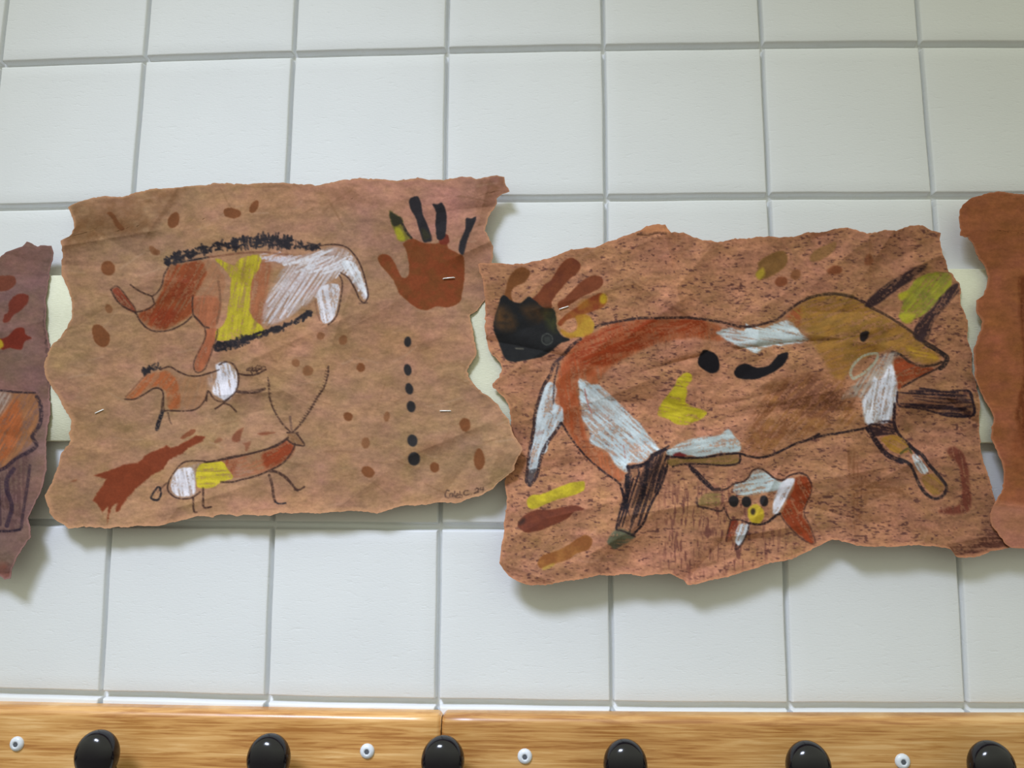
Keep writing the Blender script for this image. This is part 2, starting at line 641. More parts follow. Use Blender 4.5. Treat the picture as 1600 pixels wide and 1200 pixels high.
def sheet(root, top, right, bottom, left, step, hfun, canvas, seed, edge_col, floor_h):
    """top: left->right, right: top->bottom, bottom: left->right, left: top->bottom"""
    r = np.random.RandomState(seed)
    plen = lambda p: np.hypot(*np.diff(np.asarray(p, float), axis=0).T).sum()
    nu = int(max(plen(top), plen(bottom)) / step)
    nv = int(max(plen(left), plen(right)) / step)
    Tp, Bp = resample(top, nu, 0.7, r), resample(bottom, nu, 0.7, r)
    Lp, Rp = resample(left, nv, 0.7, r), resample(right, nv, 0.7, r)
    u = np.linspace(0, 1, nu)[None, :, None]
    v = np.linspace(0, 1, nv)[:, None, None]
    # boundary wiggle fades quickly into the sheet, so the interior stays even
    def bl(c00, c10, c01, c11):
        return (1 - u) * (1 - v) * c00 + u * (1 - v) * c10 + (1 - u) * v * c01 + u * v * c11
    Pm = (1 - v) * Tp[None] + v * Bp[None] + (1 - u) * Lp[:, None] + u * Rp[:, None] - bl(Tp[0], Tp[-1], Bp[0], Bp[-1])
    px, py = Pm[..., 0], Pm[..., 1]
    H = hfun(px, py, u[..., 0], v[..., 0])
    H = np.maximum(H, floor_h(px, py))
    P3 = unproj(px, py, H)
    # distance from the torn edge, in photo pixels, for the pale bared fibres
    cu = np.hypot(np.diff(px, axis=1, prepend=px[:, :1]), np.diff(py, axis=1, prepend=py[:, :1])).cumsum(1)
    cv = np.hypot(np.diff(px, axis=0, prepend=px[:1]), np.diff(py, axis=0, prepend=py[:1])).cumsum(0)
    fr = canvas.blot
    frs = np.interp(cu * 0 + 0, [0], [0])
    w = edge_col[1]
    bl_ = canvas.sample(px, py)
    gn = vnoise(nv, nu, 30, 30, seed + 9, 3)
    e = np.zeros_like(px)
    for dist, ww in ((cv, w[0]), (cu[:, -1:] - cu, w[1]), (cv[-1:] - cv, w[2]), (cu, w[3])):
        if ww > 0:
            e = np.maximum(e, np.clip(1 - dist / (ww * (0.2 + 1.7 * gn)), 0, 1) ** 0.6)
    col = bl_ * (1 - e[..., None] * 0.75) + np.array(edge_col[0], float) * e[..., None] * 0.75
    col = alb(col)
    Fq = grid_faces(nu, nv)
    cxm = px.ravel()[Fq].mean(1)
    cym = py.ravel()[Fq].mean(1)
    ids = canvas.sample_id(cxm, cym)
    Vf, Cf = P3.reshape(-1, 3), col.reshape(-1, 3)
    loc = np.array(root.location)
    outs = []
    for k, (nm, lb, mt) in canvas.names.items():
        f = Fq[ids == k]
        if len(f) < 6:
            continue
        uniq, inv = np.unique(f.ravel(), return_inverse=True)
        Vs = Vf[uniq] - loc
        Cs = Cf[uniq]
        fs = inv.reshape(-1, 4)
        if k == 0:
            # rim: the paper's thickness all round
            ring = np.r_[np.arange(nu), np.arange(1, nv) * nu + nu - 1, (nv - 1) * nu + np.arange(nu - 2, -1, -1), np.arange(nv - 2, 0, -1) * nu]
            base = len(Vs)
            rp = Vf[ring] - loc
            Vs = np.concatenate([Vs, rp, rp + [0, 0.0007, 0]])
            rc = np.repeat(alb(np.array(edge_col[0], float))[None], len(ring), 0)
            Cs = np.concatenate([Cs, rc, rc])
            i = np.arange(len(ring))
            j = (i + 1) % len(ring)
            fs = np.concatenate([fs, np.stack([base + i, base + j, base + len(ring) + j, base + len(ring) + i], 1)])
        o = mesh_obj(nm, Vs, fs, mt, parent=root, colors=Cs)
        if lb:
            o['label'] = lb
        outs.append(o)
    return outs


def crumple(seed, n, wmin, wmax, amin, amax, bounds, bias=None):
    """a field of folds: each is a sharp ridge or valley with its own direction and reach"""
    r = np.random.RandomState(seed)
    F = []
    for k in range(n):
        a = r.uniform(0, math.pi) if bias is None or r.rand() < 0.45 else r.normal(bias, 0.35)
        cx_, cy_ = r.uniform(bounds[0], bounds[2]), r.uniform(bounds[1], bounds[3])
        F.append((cx_, cy_, a, r.uniform(wmin, wmax), r.uniform(amin, amax) * (1 if r.rand() < 0.55 else -1), r.uniform(50, 190), r.uniform(0.15, 1)))

    def f(px, py):
        h = np.zeros_like(px)
        for cx_, cy_, a, w, A, L, sk in F:
            dx, dy = px - cx_, py - cy_
            s = dx * math.cos(a) + dy * math.sin(a)
            d = -dx * math.sin(a) + dy * math.cos(a) + 0.0016 * s * s * (sk - 0.5)
            prof = np.where(d > 0, np.clip(1 - d / (1.5 * w), 0, 1), np.clip(1 + d / (1.5 * w * (0.25 + sk)), 0, 1)) ** 2
            h += A * prof * np.clip(1.3 - np.abs(s) / L, 0, 1) ** 1.5 * 1.15
        return h
    return f


def crease(px, py, p, q, w1, w2, A, ext=45):
    """one authored fold from p to q: steep on one side (w1), gentle on the other (w2)"""
    p, q = np.array(p, float), np.array(q, float)
    e = q - p
    L = np.hypot(*e)
    e = e / L
    s = (px - p[0]) * e[0] + (py - p[1]) * e[1]
    d = -(px - p[0]) * e[1] + (py - p[1]) * e[0]
    prof = np.where(d > 0, np.clip(1 - d / (1.7 * w1), 0, 1), np.clip(1 + d / (1.7 * w2), 0, 1)) ** 2
    return A * prof * np.clip(1 + s / ext, 0, 1) ** 1.5 * np.clip(1 + (L - s) / ext, 0, 1) ** 1.5


def over_strip(px, py):
    t = np.interp(px, [-400, 80, 740, 1520, 2000], [441, 434, 427, 424, 425])
    return np.clip((py - t + 10) / 10, 0, 1) * np.clip((702 - py) / 10, 0, 1)


floor_h = lambda px, py: np.where((over_strip(px, py) > 0), STRIP_H + 0.0012, 0.0022)
RUST, DARKRED, BLACK = (128, 62, 35), (112, 56, 38), (38, 34, 38)

# =================================================================== LEFT PAPER
cl = Canvas(60, 260, 830, 840, 11)
h_, w_ = cl.h, cl.w
paper = np.array([156, 118, 90.0])
m1 = vnoise(h_, w_, 120, 90, 3, 4)[..., None]
m2 = vnoise(h_, w_, 26, 12, 4, 4)[..., None]
cl.rgb[:] = paper * (1 + (m2 - .5) * 0.16) + (m1 - .5) * np.array([26, 6, 6.0])
yy, xx = np.mgrid[0:h_, 0:w_]
xx = xx + cl.x0
yy = yy + cl.y0
pinkish = np.clip(((xx - 430) / 250), 0, 1) * np.clip((520 - yy) / 200, 0, 1)
cl.rgb += pinkish[..., None] * np.array([7, -1, 10.0])
cl.rgb = fibre(cl.rgb, 301, 1.25)
# fold shade painted in: dark washes at two corners and along creases
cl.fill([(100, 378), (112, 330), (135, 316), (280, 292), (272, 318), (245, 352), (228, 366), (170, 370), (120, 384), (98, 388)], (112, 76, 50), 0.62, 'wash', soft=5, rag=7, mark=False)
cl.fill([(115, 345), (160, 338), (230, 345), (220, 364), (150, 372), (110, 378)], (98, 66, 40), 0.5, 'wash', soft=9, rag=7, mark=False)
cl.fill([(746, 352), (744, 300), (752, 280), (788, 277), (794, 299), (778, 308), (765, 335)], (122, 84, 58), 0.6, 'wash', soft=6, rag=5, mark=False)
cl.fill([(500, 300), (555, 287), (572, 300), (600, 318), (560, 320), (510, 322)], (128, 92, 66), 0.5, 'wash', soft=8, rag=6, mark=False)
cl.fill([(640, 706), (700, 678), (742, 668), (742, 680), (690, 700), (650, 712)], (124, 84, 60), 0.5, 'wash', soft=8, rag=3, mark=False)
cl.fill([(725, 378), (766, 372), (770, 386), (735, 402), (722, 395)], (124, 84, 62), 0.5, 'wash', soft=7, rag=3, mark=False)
rr = np.random.RandomState(5)
for k in range(150):      # faint creased lines of worn fibre
    x, y = rr.uniform(90, 800), rr.uniform(290, 810)
    a = rr.normal(-0.12, 0.45)
    L = rr.uniform(12, 55)
    c = (122, 88, 62) if rr.rand() < 0.65 else (172, 140, 115)
    cl.line([(x, y), (x + L / 2 * math.cos(a), y + L / 2 * math.sin(a) + rr.uniform(-3, 3)), (x + L * math.cos(a), y + L * math.sin(a))], rr.uniform(1, 2.6), c, rr.uniform(.15, .4), mark=False, soft=2)

# --- spots of thin brown paint
BR = (112, 66, 38)
spots = [(271, 345, 8.5, 12, 25, .2), (363, 333, 14, 8, 8, 0), (397, 323, 6, 10.5, 30, .1),
         (239, 391, 4.5, 8, -40, 0), (169, 419, 11.5, 11, 30, 0), (170, 483, 5.5, 6.5, -20, 0.2), (158, 526, 12.5, 17, -30, .25),
         (462, 567, 7, 6, 30, 0), (481, 580, 9, 7, -20, 0.2), (564, 574, 6.5, 7, 0, .1), (544, 651, 7.5, 6.5, 10, 0), (604, 652, 5, 7, 10, .3),
         (571, 692, 6.5, 8.5, 0, 0), (575, 737, 10.5, 8.5, 25, 0), (727, 664, 8.5, 10.5, -15, 0), (679, 730, 7, 8.5, -15, 0),
         (749, 719, 9, 15, -3, .25), (536, 532, 6.5, 7, 20, .2), (501, 525, 6, 6, 40, 0), (245, 394, 5, 4, 0, 0)]
for i, (x, y, rx, ry, a, pt) in enumerate(spots):
    cl.part('paint_spot', None, M_PAINT)
    faint = i in (3, 5, 7, 8, 12, 17, 18, 19, 11)
    cl.dot(x, y, rx, ry, BR if not faint else (120, 76, 48), a, 0.92 if not faint else 0.75, pointy=pt, rag=1.3)
cl.part('paint_spot', None, M_PAINT)
cl.fill(Z(60, 260, .25)(425, 292, 450, 280, 476, 302, 500, 340, 540, 388, 512, 402, 480, 370, 458, 322), (98, 58, 32), .9, rag=1.2)
for (x, y, rx, ry, a) in [(637, 534, 5.5, 8, 0), (637, 578, 5.8, 9, -12), (639.5, 607.5, 6, 9, -14), (642.5, 635.5, 6.8, 9, -15), (644.5, 688.5, 8, 9.6, -14), (647, 717, 9.5, 10.6, -5)]:
    cl.part('black_paint_dot', 'one black dot of the upright row of dots', M_PAINT)
    cl.dot(x, y, rx, ry, (42, 40, 42), a, 0.97, rag=.5)

# --- rust smear at lower left
cl.part('rust_paint_smear', 'long rust red smear of paint', M_PAINT)
q = Z(60, 540, .25)
cl.fill(q(340, 970, 380, 900, 430, 832, 345, 812, 430, 785, 540, 742, 620, 730, 680, 680, 760, 642, 800, 622, 830, 640, 880, 625, 930, 592, 990, 562, 1045, 568, 1020, 600, 930, 640, 900, 670, 820, 712, 780, 770, 700, 812, 620, 885, 560, 950, 512, 1020, 482, 1040, 492, 985, 455, 1010, 440, 1090, 428, 1120, 435, 1000, 400, 1050, 372, 990),
        (118, 54, 32), .97, rag=2.0, sm=False, soft=1.6)
cl.fill(q(890, 575, 950, 530, 980, 525, 975, 545, 915, 580), (122, 64, 40), .8, rag=1.5)
cl.fill(q(200, 850, 240, 835, 235, 850), (128, 70, 45), .5)
cl.part('rust_paint_smear', 'short broken rust smears over the antlered animal', M_PAINT)
q2 = Z(340, 660, .125)
cl.fill(q2(180, 190, 240, 110, 330, 60, 300, 130, 270, 235, 200, 240), (118, 62, 42), .75, rag=1.6, soft=2)
cl.fill(q2(310, 260, 380, 240, 410, 240, 390, 330, 350, 360, 340, 290), (120, 66, 46), .65, rag=1.6, soft=2)
cl.fill(q2(500, 140, 600, 118, 720, 126, 640, 155, 560, 160), (118, 62, 42), .8, rag=1.2, soft=2)
cl.fill(q(1100, 600, 1130, 575, 1150, 590, 1110, 610), (124, 72, 50), .6, rag=1, soft=2)

# --- handprint
cl.part('painted_handprint', 'rust red handprint with black fingers', M_PAINT)
q = Z(440, 260, .25)
cl.fill(q(672, 280, 710, 300, 752, 322, 765, 375, 805, 430, 818, 456, 792, 458, 765, 470, 735, 462, 700, 392, 684, 350), (100, 95, 38), .85, rag=2, soft=2)
cl.fill(q(705, 395, 742, 385, 772, 440, 762, 468, 725, 455), (158, 150, 42), .85, rag=2, soft=2.5)
cl.fill(q(674, 282, 712, 302, 748, 322, 752, 350, 705, 372, 684, 345), (44, 42, 34), .9, rag=1.5, soft=2)
cl.line(q(740, 330, 775, 400, 812, 450), 3.2, (52, 45, 38), .9)
cl.fill(q(760, 480, 820, 452, 880, 476, 960, 482, 1030, 466, 1042, 512, 1100, 540, 1140, 570, 1141, 700, 1130, 790, 1110, 852, 1040, 880, 970, 874, 910, 898, 860, 890, 800, 852, 742, 802, 712, 745, 690, 700, 622, 622, 600, 572, 628, 548, 672, 560, 712, 612, 742, 682, 772, 697, 796, 668, 792, 580, 775, 520),
        (124, 61, 34), .97, rag=.9, color2=(112, 62, 32))
cl.fill(q(985, 460, 1030, 425, 1048, 462, 1030, 490, 990, 485), (105, 42, 30), .9, rag=1.2)
for f in (q(798, 215, 812, 195, 850, 186, 868, 222, 885, 300, 918, 380, 940, 460, 915, 472, 890, 474, 866, 420, 840, 330, 808, 268),
          q(942, 237, 975, 236, 1002, 227, 1024, 270, 1031, 340, 1020, 440, 975, 456, 962, 372, 966, 290),
          q(1152, 326, 1185, 325, 1215, 317, 1200, 370, 1165, 450, 1142, 540, 1130, 555, 1106, 530, 1118, 460, 1148, 390)):
    cl.fill(f, (40, 38, 42), .97, rag=.8)
cl.fill(q(870, 390, 905, 400, 930, 440, 890, 460), (62, 60, 34), .5, rag=1.5, soft=3)

# --- big bristly animal
cl.part('bristly_animal_drawing', 'large crayon animal with black bristles, yellow band and white rear', M_CRAYON)
q = Z(60, 260, .25)
e8 = Z(160, 360, .125)
f8 = Z(240, 360, .125)
g8 = Z(240, 450, .125)
w8 = Z(400, 360, .125)
cl.fill(e8(840, 460, 1040, 410, 1240, 372, 1380, 380, 1480, 520, 1540, 600, 1500, 900, 1420, 1200, 1200, 1200, 1150, 1060, 1010, 1140, 780, 1240, 560, 1240, 440, 1050, 640, 920, 720, 800, 770, 620), (150, 98, 68), .55, 'crayon', -60, cover=.8, soft=2)
cl.fill(e8(860, 440, 1040, 410, 1230, 372, 1300, 520, 1250, 640, 1180, 800, 1150, 1000, 1010, 1120, 780, 1230, 600, 1200, 450, 1060, 640, 930, 720, 800, 780, 620), (142, 66, 34), .85, 'crayon', -65, cover=.75, soft=3)
cl.fill(e8(860, 700, 1080, 560, 1120, 800, 900, 860, 740, 860), (128, 50, 26), .6, 'crayon', -40, cover=.6, soft=8, rag=3)
cl.fill(e8(520, 1040, 760, 960, 940, 980, 900, 1140, 740, 1210, 580, 1160), (130, 50, 28), .7, 'crayon', -50, cover=.6, soft=8, rag=3)
cl.fill(e8(120, 760, 180, 715, 240, 760, 320, 860, 420, 1010, 330, 1000, 200, 880), (140, 62, 42), .9, 'crayon', 50, cover=.9, soft=2)
cl.fill(f8(500, 830, 790, 835, 830, 1000, 780, 1190, 720, 1200, 640, 1200, 520, 1050, 495, 950), (150, 88, 60), .85, 'crayon', -80, cover=.9, soft=3)
cl.fill(g8(640, 520, 780, 500, 770, 640, 720, 820, 660, 960, 600, 1040, 530, 1040, 510, 960, 560, 800, 640, 640), (152, 86, 58), .9, 'crayon', -75, cover=.9, soft=2)
cl.fill(f8(1250, 420, 1420, 380, 1480, 500, 1420, 760, 1400, 1000, 1340, 1180, 1220, 1060, 1200, 800, 1220, 620), (148, 86, 56), .75, 'crayon', -75, cover=.7, soft=4)
# yellow band
cl.fill([(337, 405), (352, 410), (366, 415), (378, 402), (408, 400), (404, 420), (393, 440), (390, 468), (392, 492), (402, 504), (414, 516), (396, 528), (370, 531), (340, 532), (338, 518), (350, 505), (355, 488), (359, 465), (360, 440), (354, 424)], (172, 158, 42), .92, 'crayon', -80, cover=.95, rag=2)
cl.fill([(372, 420), (390, 412), (388, 430), (380, 444), (374, 436)], (140, 116, 48), .6, 'crayon', -60, soft=4)
# white rear: strokes that fan up and to the right
rear = [(408, 402), (440, 402), (470, 400), (500, 391), (522, 386), (542, 391), (556, 406), (564, 424), (571, 446), (575, 462), (569, 467), (556, 450), (545, 436), (534, 426), (516, 440), (500, 456), (490, 468), (470, 482), (450, 497), (430, 506), (410, 506), (412, 480), (424, 450), (438, 424), (444, 414)]
cl.fill(rear, (176, 166, 172), .55, 'crayon', -55, cover=.7, soft=3)
cl.hatch(rear, -55, 34, 3.0, (206, 202, 210), .85, 21, lenf=(.55, .98))
cl.hatch([(440, 404), (520, 388), (555, 406), (540, 420), (500, 432), (446, 424)], -22, 12, 3, (210, 208, 214), .9, 22)
cl.fill([(534, 410), (550, 408), (562, 425), (572, 452), (572, 464), (562, 452), (548, 434)], (208, 210, 216), .9, 'crayon', 60, cover=.9)
cl.hatch([(405, 398), (450, 392), (472, 400), (440, 410), (415, 412)], -15, 6, 2, (196, 186, 196), .8, 23)
cl.fill([(505, 446), (528, 444), (530, 462), (525, 485), (519, 500), (505, 504), (498, 482), (495, 460)], (204, 202, 210), .92, 'crayon', 80, cover=.95)
# bristles
cl.scribble([(262, 411), (282, 400), (310, 392), (340, 386), (372, 381)], 12, 110, 2.6, BLACK, .9, 31, .45, 9)
cl.scribble([(366, 382), (400, 377), (430, 377), (456, 380)], 17, 150, 2.5, BLACK, .9, 32, .5, 9)
cl.scribble([(440, 379), (470, 383), (500, 387)], 9, 50, 2.4, BLACK, .85, 33, .4, 8)
cl.scribble([(338, 542), (362, 538), (388, 529)], 11, 80, 2.8, BLACK, .92, 34, .3, 9)
cl.scribble([(384, 528), (414, 520), (440, 512), (466, 500), (484, 488)], 7, 80, 3.0, BLACK, .92, 35, .2, 10)
for (x, y) in [(272, 396), (301, 391), (340, 380), (362, 376), (380, 370), (402, 370), (415, 370), (432, 369), (258, 405), (448, 372)]:
    cl.line([(x, y), (x + 2, y + 7)], 4, BLACK, .9)
OL = (62, 42, 36)
cl.line([(265, 412), (290, 408), (326, 402)], 2.4, BLACK, .8)
cl.line([(326, 402), (372, 396), (408, 394), (450, 398)], 2.6, (112, 70, 52), .6)
cl.line(e8(820, 470, 770, 560, 745, 680, 690, 770, 620, 825), 2, OL, .7)
cl.line(e8(350, 680, 440, 745, 540, 795, 615, 825, 645, 900), 2.2, OL, .8)
cl.line(e8(410, 1025, 520, 1000, 600, 965, 660, 910), 2, OL, .75)
cl.line(e8(105, 740, 130, 790, 200, 900, 300, 975, 410, 1030, 470, 1130, 540, 1210), 2.2, OL, .8)
cl.line([(225, 509), (236, 516), (250, 518), (268, 515), (288, 505), (300, 494)], 2.1, OL, .7)
cl.line(e8(105, 740, 170, 695, 240, 745, 330, 870, 400, 960, 415, 1030), 1.8, OL, .6)
cl.line(f8(490, 820, 485, 950, 500, 1060, 560, 1130, 640, 1210), 2.3, OL, .7)
cl.line(g8(500, 340, 560, 400, 620, 470, 690, 500), 2.3, OL, .8)
cl.line(g8(640, 510, 650, 600, 600, 730, 530, 860, 500, 960, 520, 1040, 570, 1055, 640, 1010, 690, 900, 740, 760, 780, 640, 800, 520), 1.9, OL, .6)
cl.line(f8(810, 640, 830, 800, 830, 960, 790, 1160), 3, (112, 78, 58), .6)
cl.line(f8(520, 830, 790, 832), 1.4, (170, 112, 84), .6)
cl.line(w8(800, 190, 960, 175, 1110, 200, 1200, 270, 1290, 400, 1350, 560, 1390, 730, 1400, 830, 1350, 905, 1290, 850, 1240, 740, 1160, 600, 1060, 530), 2, OL, .8)
cl.line(w8(1040, 560, 1080, 660, 1050, 900, 1000, 1080, 900, 1180), 2.2, OL, .7)
cl.line(w8(1290, 912, 1390, 905), 1.8, OL, .7)
cl.line(w8(740, 880, 760, 1000, 800, 1130), 1.7, (110, 76, 60), .5)

# --- little horse
cl.part('horse_drawing', 'small rust and white crayon horse', M_CRAYON)
q = Z(60, 540, .25)
cl.fill(q(550, 330, 600, 270, 690, 180, 800, 150, 880, 200, 1000, 200, 1060, 200, 1050, 300, 1000, 390, 880, 400, 810, 390, 790, 300, 750, 262, 690, 275, 600, 330), (148, 104, 72), .55, 'crayon', -70, cover=.7, soft=3)
cl.fill(q(552, 332, 600, 275, 680, 190, 790, 160, 850, 200, 880, 280, 880, 380, 815, 395, 800, 300, 755, 260, 690, 268, 610, 325), (156, 84, 48), .85, 'crayon', -50, cover=.8, soft=2.5)
cl.fill(q(1110, 120, 1170, 105, 1225, 150, 1245, 200, 1235, 280, 1180, 345, 1140, 330, 1090, 300, 1085, 270, 1115, 180), (212, 210, 220), .95, 'crayon', 80, cover=1, soft=1.8)
cl.fill(q(1060, 200, 1105, 160, 1095, 260, 1060, 270), (170, 146, 136), .6, 'crayon', 80, soft=4)
cl.line(q(540, 335, 600, 335, 660, 305, 720, 268, 760, 270, 780, 300, 785, 400, 810, 405, 880, 408, 960, 405, 1010, 380, 1045, 330, 1060, 285), 1.9, OL, .85)
cl.line(q(545, 320, 600, 260, 650, 205, 700, 165), 1.6, (110, 68, 48), .6)
cl.line(q(760, 150, 820, 132, 870, 160, 930, 185, 1000, 190, 1090, 165, 1130, 150), 2, OL, .85)
cl.line(q(1130, 120, 1170, 102, 1215, 115, 1245, 165, 1250, 230, 1230, 290, 1180, 335, 1140, 350, 1100, 335, 1060, 285, 1050, 345), 2.2, OL, .8)
cl.scribble(q(660, 165, 700, 140, 760, 125), 9, 34, 2.3, BLACK, .9, 41, .5, 7)
cl.line(q(775, 410, 755, 470, 740, 525), 6, BLACK, .9, taper=.2)
cl.line(q(775, 330, 770, 410), 2.4, OL, .7)
cl.line(q(810, 420, 822, 470, 832, 490), 2, OL, .6)
cl.line(q(1105, 395, 1150, 365, 1190, 330), 2.4, OL, .8)
cl.line(q(1160, 362, 1200, 375, 1235, 412), 2.4, OL, .75)
cl.line(q(1235, 290, 1300, 295, 1370, 290, 1415, 270), 3.2, OL, .8)
cl.line(q(1235, 280, 1310, 285, 1410, 268), 1.6, OL, .6)
cl.line(q(1250, 175, 1300, 185, 1360, 180, 1400, 160, 1420, 150), 2.2, OL, .85)
cl.scribble(q(1320, 165, 1370, 145, 1415, 150), 9, 18, 1.6, OL, .75, 42, .3, 9)

# --- antlered animal
cl.part('antlered_animal_drawing', 'thin antlered crayon animal with white, yellow and rust body', M_CRAYON)
cl.fill([(262, 766), (268, 750), (284, 732), (312, 725), (314, 738), (306, 756), (309, 772), (296, 778), (272, 778)], (150, 128, 116), .6, 'crayon', 90, cover=.8)
cl.fill(q(830, 850, 870, 780, 950, 760, 975, 790, 985, 880, 970, 930, 900, 945, 840, 920), (206, 202, 210), .95, 'crayon', 85, cover=1)
cl.fill(q2(0, 490, 60, 470, 200, 430, 430, 390, 640, 340, 780, 290, 860, 230, 960, 280, 940, 380, 850, 470, 740, 560, 600, 615, 440, 660, 200, 690, 160, 620), (150, 92, 64), .75, 'crayon', -20, cover=.7)
cl.fill(q2(560, 400, 700, 320, 840, 240, 940, 270, 930, 400, 830, 480, 700, 545, 590, 560), (146, 62, 34), .9, 'crayon', -30, cover=.9, soft=4, rag=2.5)
cl.fill(q2(80, 480, 190, 440, 240, 520, 220, 640, 150, 600), (150, 74, 44), .7, 'crayon', -60, cover=.6, soft=4)
cl.fill(q2(230, 560, 420, 610, 460, 650, 260, 680, 210, 660), (166, 128, 112), .6, 'crayon', 0, soft=5)
cl.fill(q(985, 790, 1020, 740, 1090, 728, 1150, 726, 1180, 770, 1215, 825, 1150, 850, 1090, 885, 1000, 890, 985, 850), (186, 168, 46), .97, 'crayon', 0, cover=1, rag=1)
cl.fill(q2(870, 190, 900, 130, 960, 130, 1030, 190, 1080, 270, 1000, 285, 930, 265), (118, 84, 58), .85, 'crayon', 40, cover=.9)
cl.line(q(1040, 722, 960, 720, 900, 735, 850, 790, 815, 850, 810, 905, 850, 945, 900, 958, 960, 950, 1010, 915), 2, OL, .8)
cl.line(q(1040, 730, 1140, 715, 1260, 690, 1400, 655, 1500, 615, 1560, 575), 2.4, OL, .88)
cl.line(q2(0, 478, 120, 440, 400, 392, 640, 330, 780, 272, 870, 205), 2.4, OL, .8)
cl.line(q2(40, 745, 180, 745, 300, 715, 450, 680, 560, 640, 680, 585, 800, 520, 880, 440, 950, 330, 965, 270), 2.3, OL, .85)
cl.line(q2(870, 215, 940, 270, 1010, 285, 1085, 290, 1060, 235, 990, 140), 2.1, OL, .8)
cl.line(q2(870, 128, 940, 125, 1000, 130), 2.5, OL, .8)
cl.line(q(968, 950, 968, 1000, 975, 1040, 990, 1042), 2.3, OL, .8)
cl.line(q(1030, 890, 1030, 960, 1035, 1012, 1080, 1008), 2.4, OL, .85)
cl.line(q2(645, 660, 680, 780, 700, 920, 720, 990), 3.6, OL, .75)
cl.line(q2(720, 990, 770, 1018, 850, 1008), 2, BLACK, .85)
cl.line(q2(640, 605, 740, 620, 830, 670, 900, 740, 970, 825, 1000, 850), 3.6, OL, .8)
cl.line(q2(960, 845, 1030, 840, 1085, 805), 2.2, OL, .85)
cl.line(q(800, 860, 770, 890, 745, 915), 1.8, OL, .5)
cl.line(q(745, 885, 715, 925, 705, 955, 745, 965, 765, 930, 760, 890, 745, 885), 2.8, BLACK, .85)
q5 = Z(340, 540, .125)
cl.line(q5(625, 400, 640, 470, 645, 600, 675, 740, 745, 880, 820, 990, 900, 1070), 2.1, OL, .72, rough=.6)
cl.line(q5(1385, 260, 1380, 370, 1330, 520, 1240, 660, 1130, 850, 1030, 990, 950, 1070), 2.3, OL, .72, rough=.6)
cl.line(q5(905, 890, 915, 980, 925, 1050), 3, (88, 64, 58), .6)
for t in np.linspace(0, 1, 22):
    x, y = np.interp(t, [0, .3, .65, 1], [512, 506, 488, 470]), np.interp(t, [0, .3, .65, 1], [576, 604, 635, 660])
    cl.line([(x - 2.2, y - 1), (x + 2.2, y + .6)], 1.1, OL, .6)
for t in np.linspace(0, 1, 9):
    x, y = np.interp(t, [0, .5, 1], [420, 422, 432]), np.interp(t, [0, .5, 1], [598, 620, 648])
    cl.line([(x - 2, y), (x + 2, y)], 1.1, OL, .5)

# --- pencilled name in the corner
cl.part('pencil_signature', 'faint pencilled name and number in the corner', M_CRAYON)
s = Z(680, 740, .0625)
PC = (78, 56, 46)
cl.line(s(345, 430, 290, 420, 255, 500, 265, 585, 330, 612), 1.8, PC, .8)                       # C
cl.line(s(440, 500, 380, 500, 360, 570, 410, 600, 440, 520, 450, 605), 1.6, PC, .7)             # a
cl.line(s(490, 440, 480, 540, 500, 605), 1.5, PC, .7)                                          # l
cl.line(s(520, 560, 580, 540, 560, 500, 520, 540, 530, 600, 600, 600), 1.6, PC, .75)            # e
cl.line(s(620, 450, 620, 590, 670, 590, 665, 530, 625, 540), 1.6, PC, .75)                      # b
cl.line(s(820, 425, 750, 430, 715, 480, 740, 540, 850, 520), 1.7, PC, .75)                      # C
cl.line(s(900, 520, 905, 525), 1.4, PC, .4)
cl.line(s(1000, 400, 1040, 365, 1080, 390, 1060, 440, 980, 492, 1080, 455), 1.9, PC, .85)       # 2
cl.line(s(1140, 350, 1130, 400, 1210, 390), 1.6, PC, .75)                                       # 4
cl.line(s(1200, 340, 1190, 460), 1.6, PC, .7)

top_l = [(106, 324), (117, 317), (135, 312), (160, 307), (183, 308), (205, 303), (228, 297), (255, 294), (275, 293), (300, 291), (322, 289), (333, 285.5), (350, 287), (380, 288), (420, 286), (445, 286), (470, 287), (490, 290), (510, 287), (530, 282), (560, 279), (590, 279), (620, 283), (640, 279), (652, 277), (670, 280), (690, 281), (705, 280), (722, 276), (735, 276), (745, 279), (760, 276), (775, 274.5), (788, 276.5)]
right_l = [(788, 276.5), (789, 285), (796, 299), (786, 303), (777, 310), (775, 318), (770, 328), (763, 338), (760, 350), (757, 360), (764, 370), (770, 385), (770, 400), (769, 420), (767, 445), (757, 470), (745, 485), (735, 492), (734, 497), (738, 510), (740, 525), (743, 540), (744, 553), (740, 560), (733, 570), (730, 580), (733, 592), (742, 602), (755, 615), (768, 622), (778, 632), (785, 645), (795, 655), (799, 670), (803, 682), (812, 693), (816, 702), (812, 712), (805, 722), (803, 735), (795, 742), (780, 752), (770, 764)]
bot_l = [(107, 826), (120, 824), (150, 823), (165, 825), (180, 823), (200, 824), (215, 820), (235, 823), (255, 820), (280, 813), (310, 806), (330, 808), (345, 803), (370, 806), (395, 805), (420, 805), (440, 802), (465, 801), (490, 802), (520, 801), (545, 798), (560, 799), (575, 801), (590, 801), (610, 795), (635, 790), (660, 788), (690, 785), (715, 785), (735, 778), (755, 772), (770, 764)]
left_l = [(106, 324), (112, 335), (115, 345), (117, 355), (110, 367), (100, 375), (95, 377), (97, 385), (97, 400), (96, 420), (97, 430), (100, 440), (105, 450), (110, 465), (113, 475), (114, 490), (112, 498), (102, 515), (95, 527), (85, 535), (78, 545), (72, 560), (70, 570), (70, 580), (73, 590), (78, 600), (85, 610), (92, 620), (98, 635), (104, 645), (110, 655), (112, 662), (108, 678), (110, 688), (105, 695), (95, 710), (92, 725), (88, 735), (82, 752), (75, 765), (70, 775), (73, 790), (77, 800), (85, 810), (95, 817), (107, 826)]

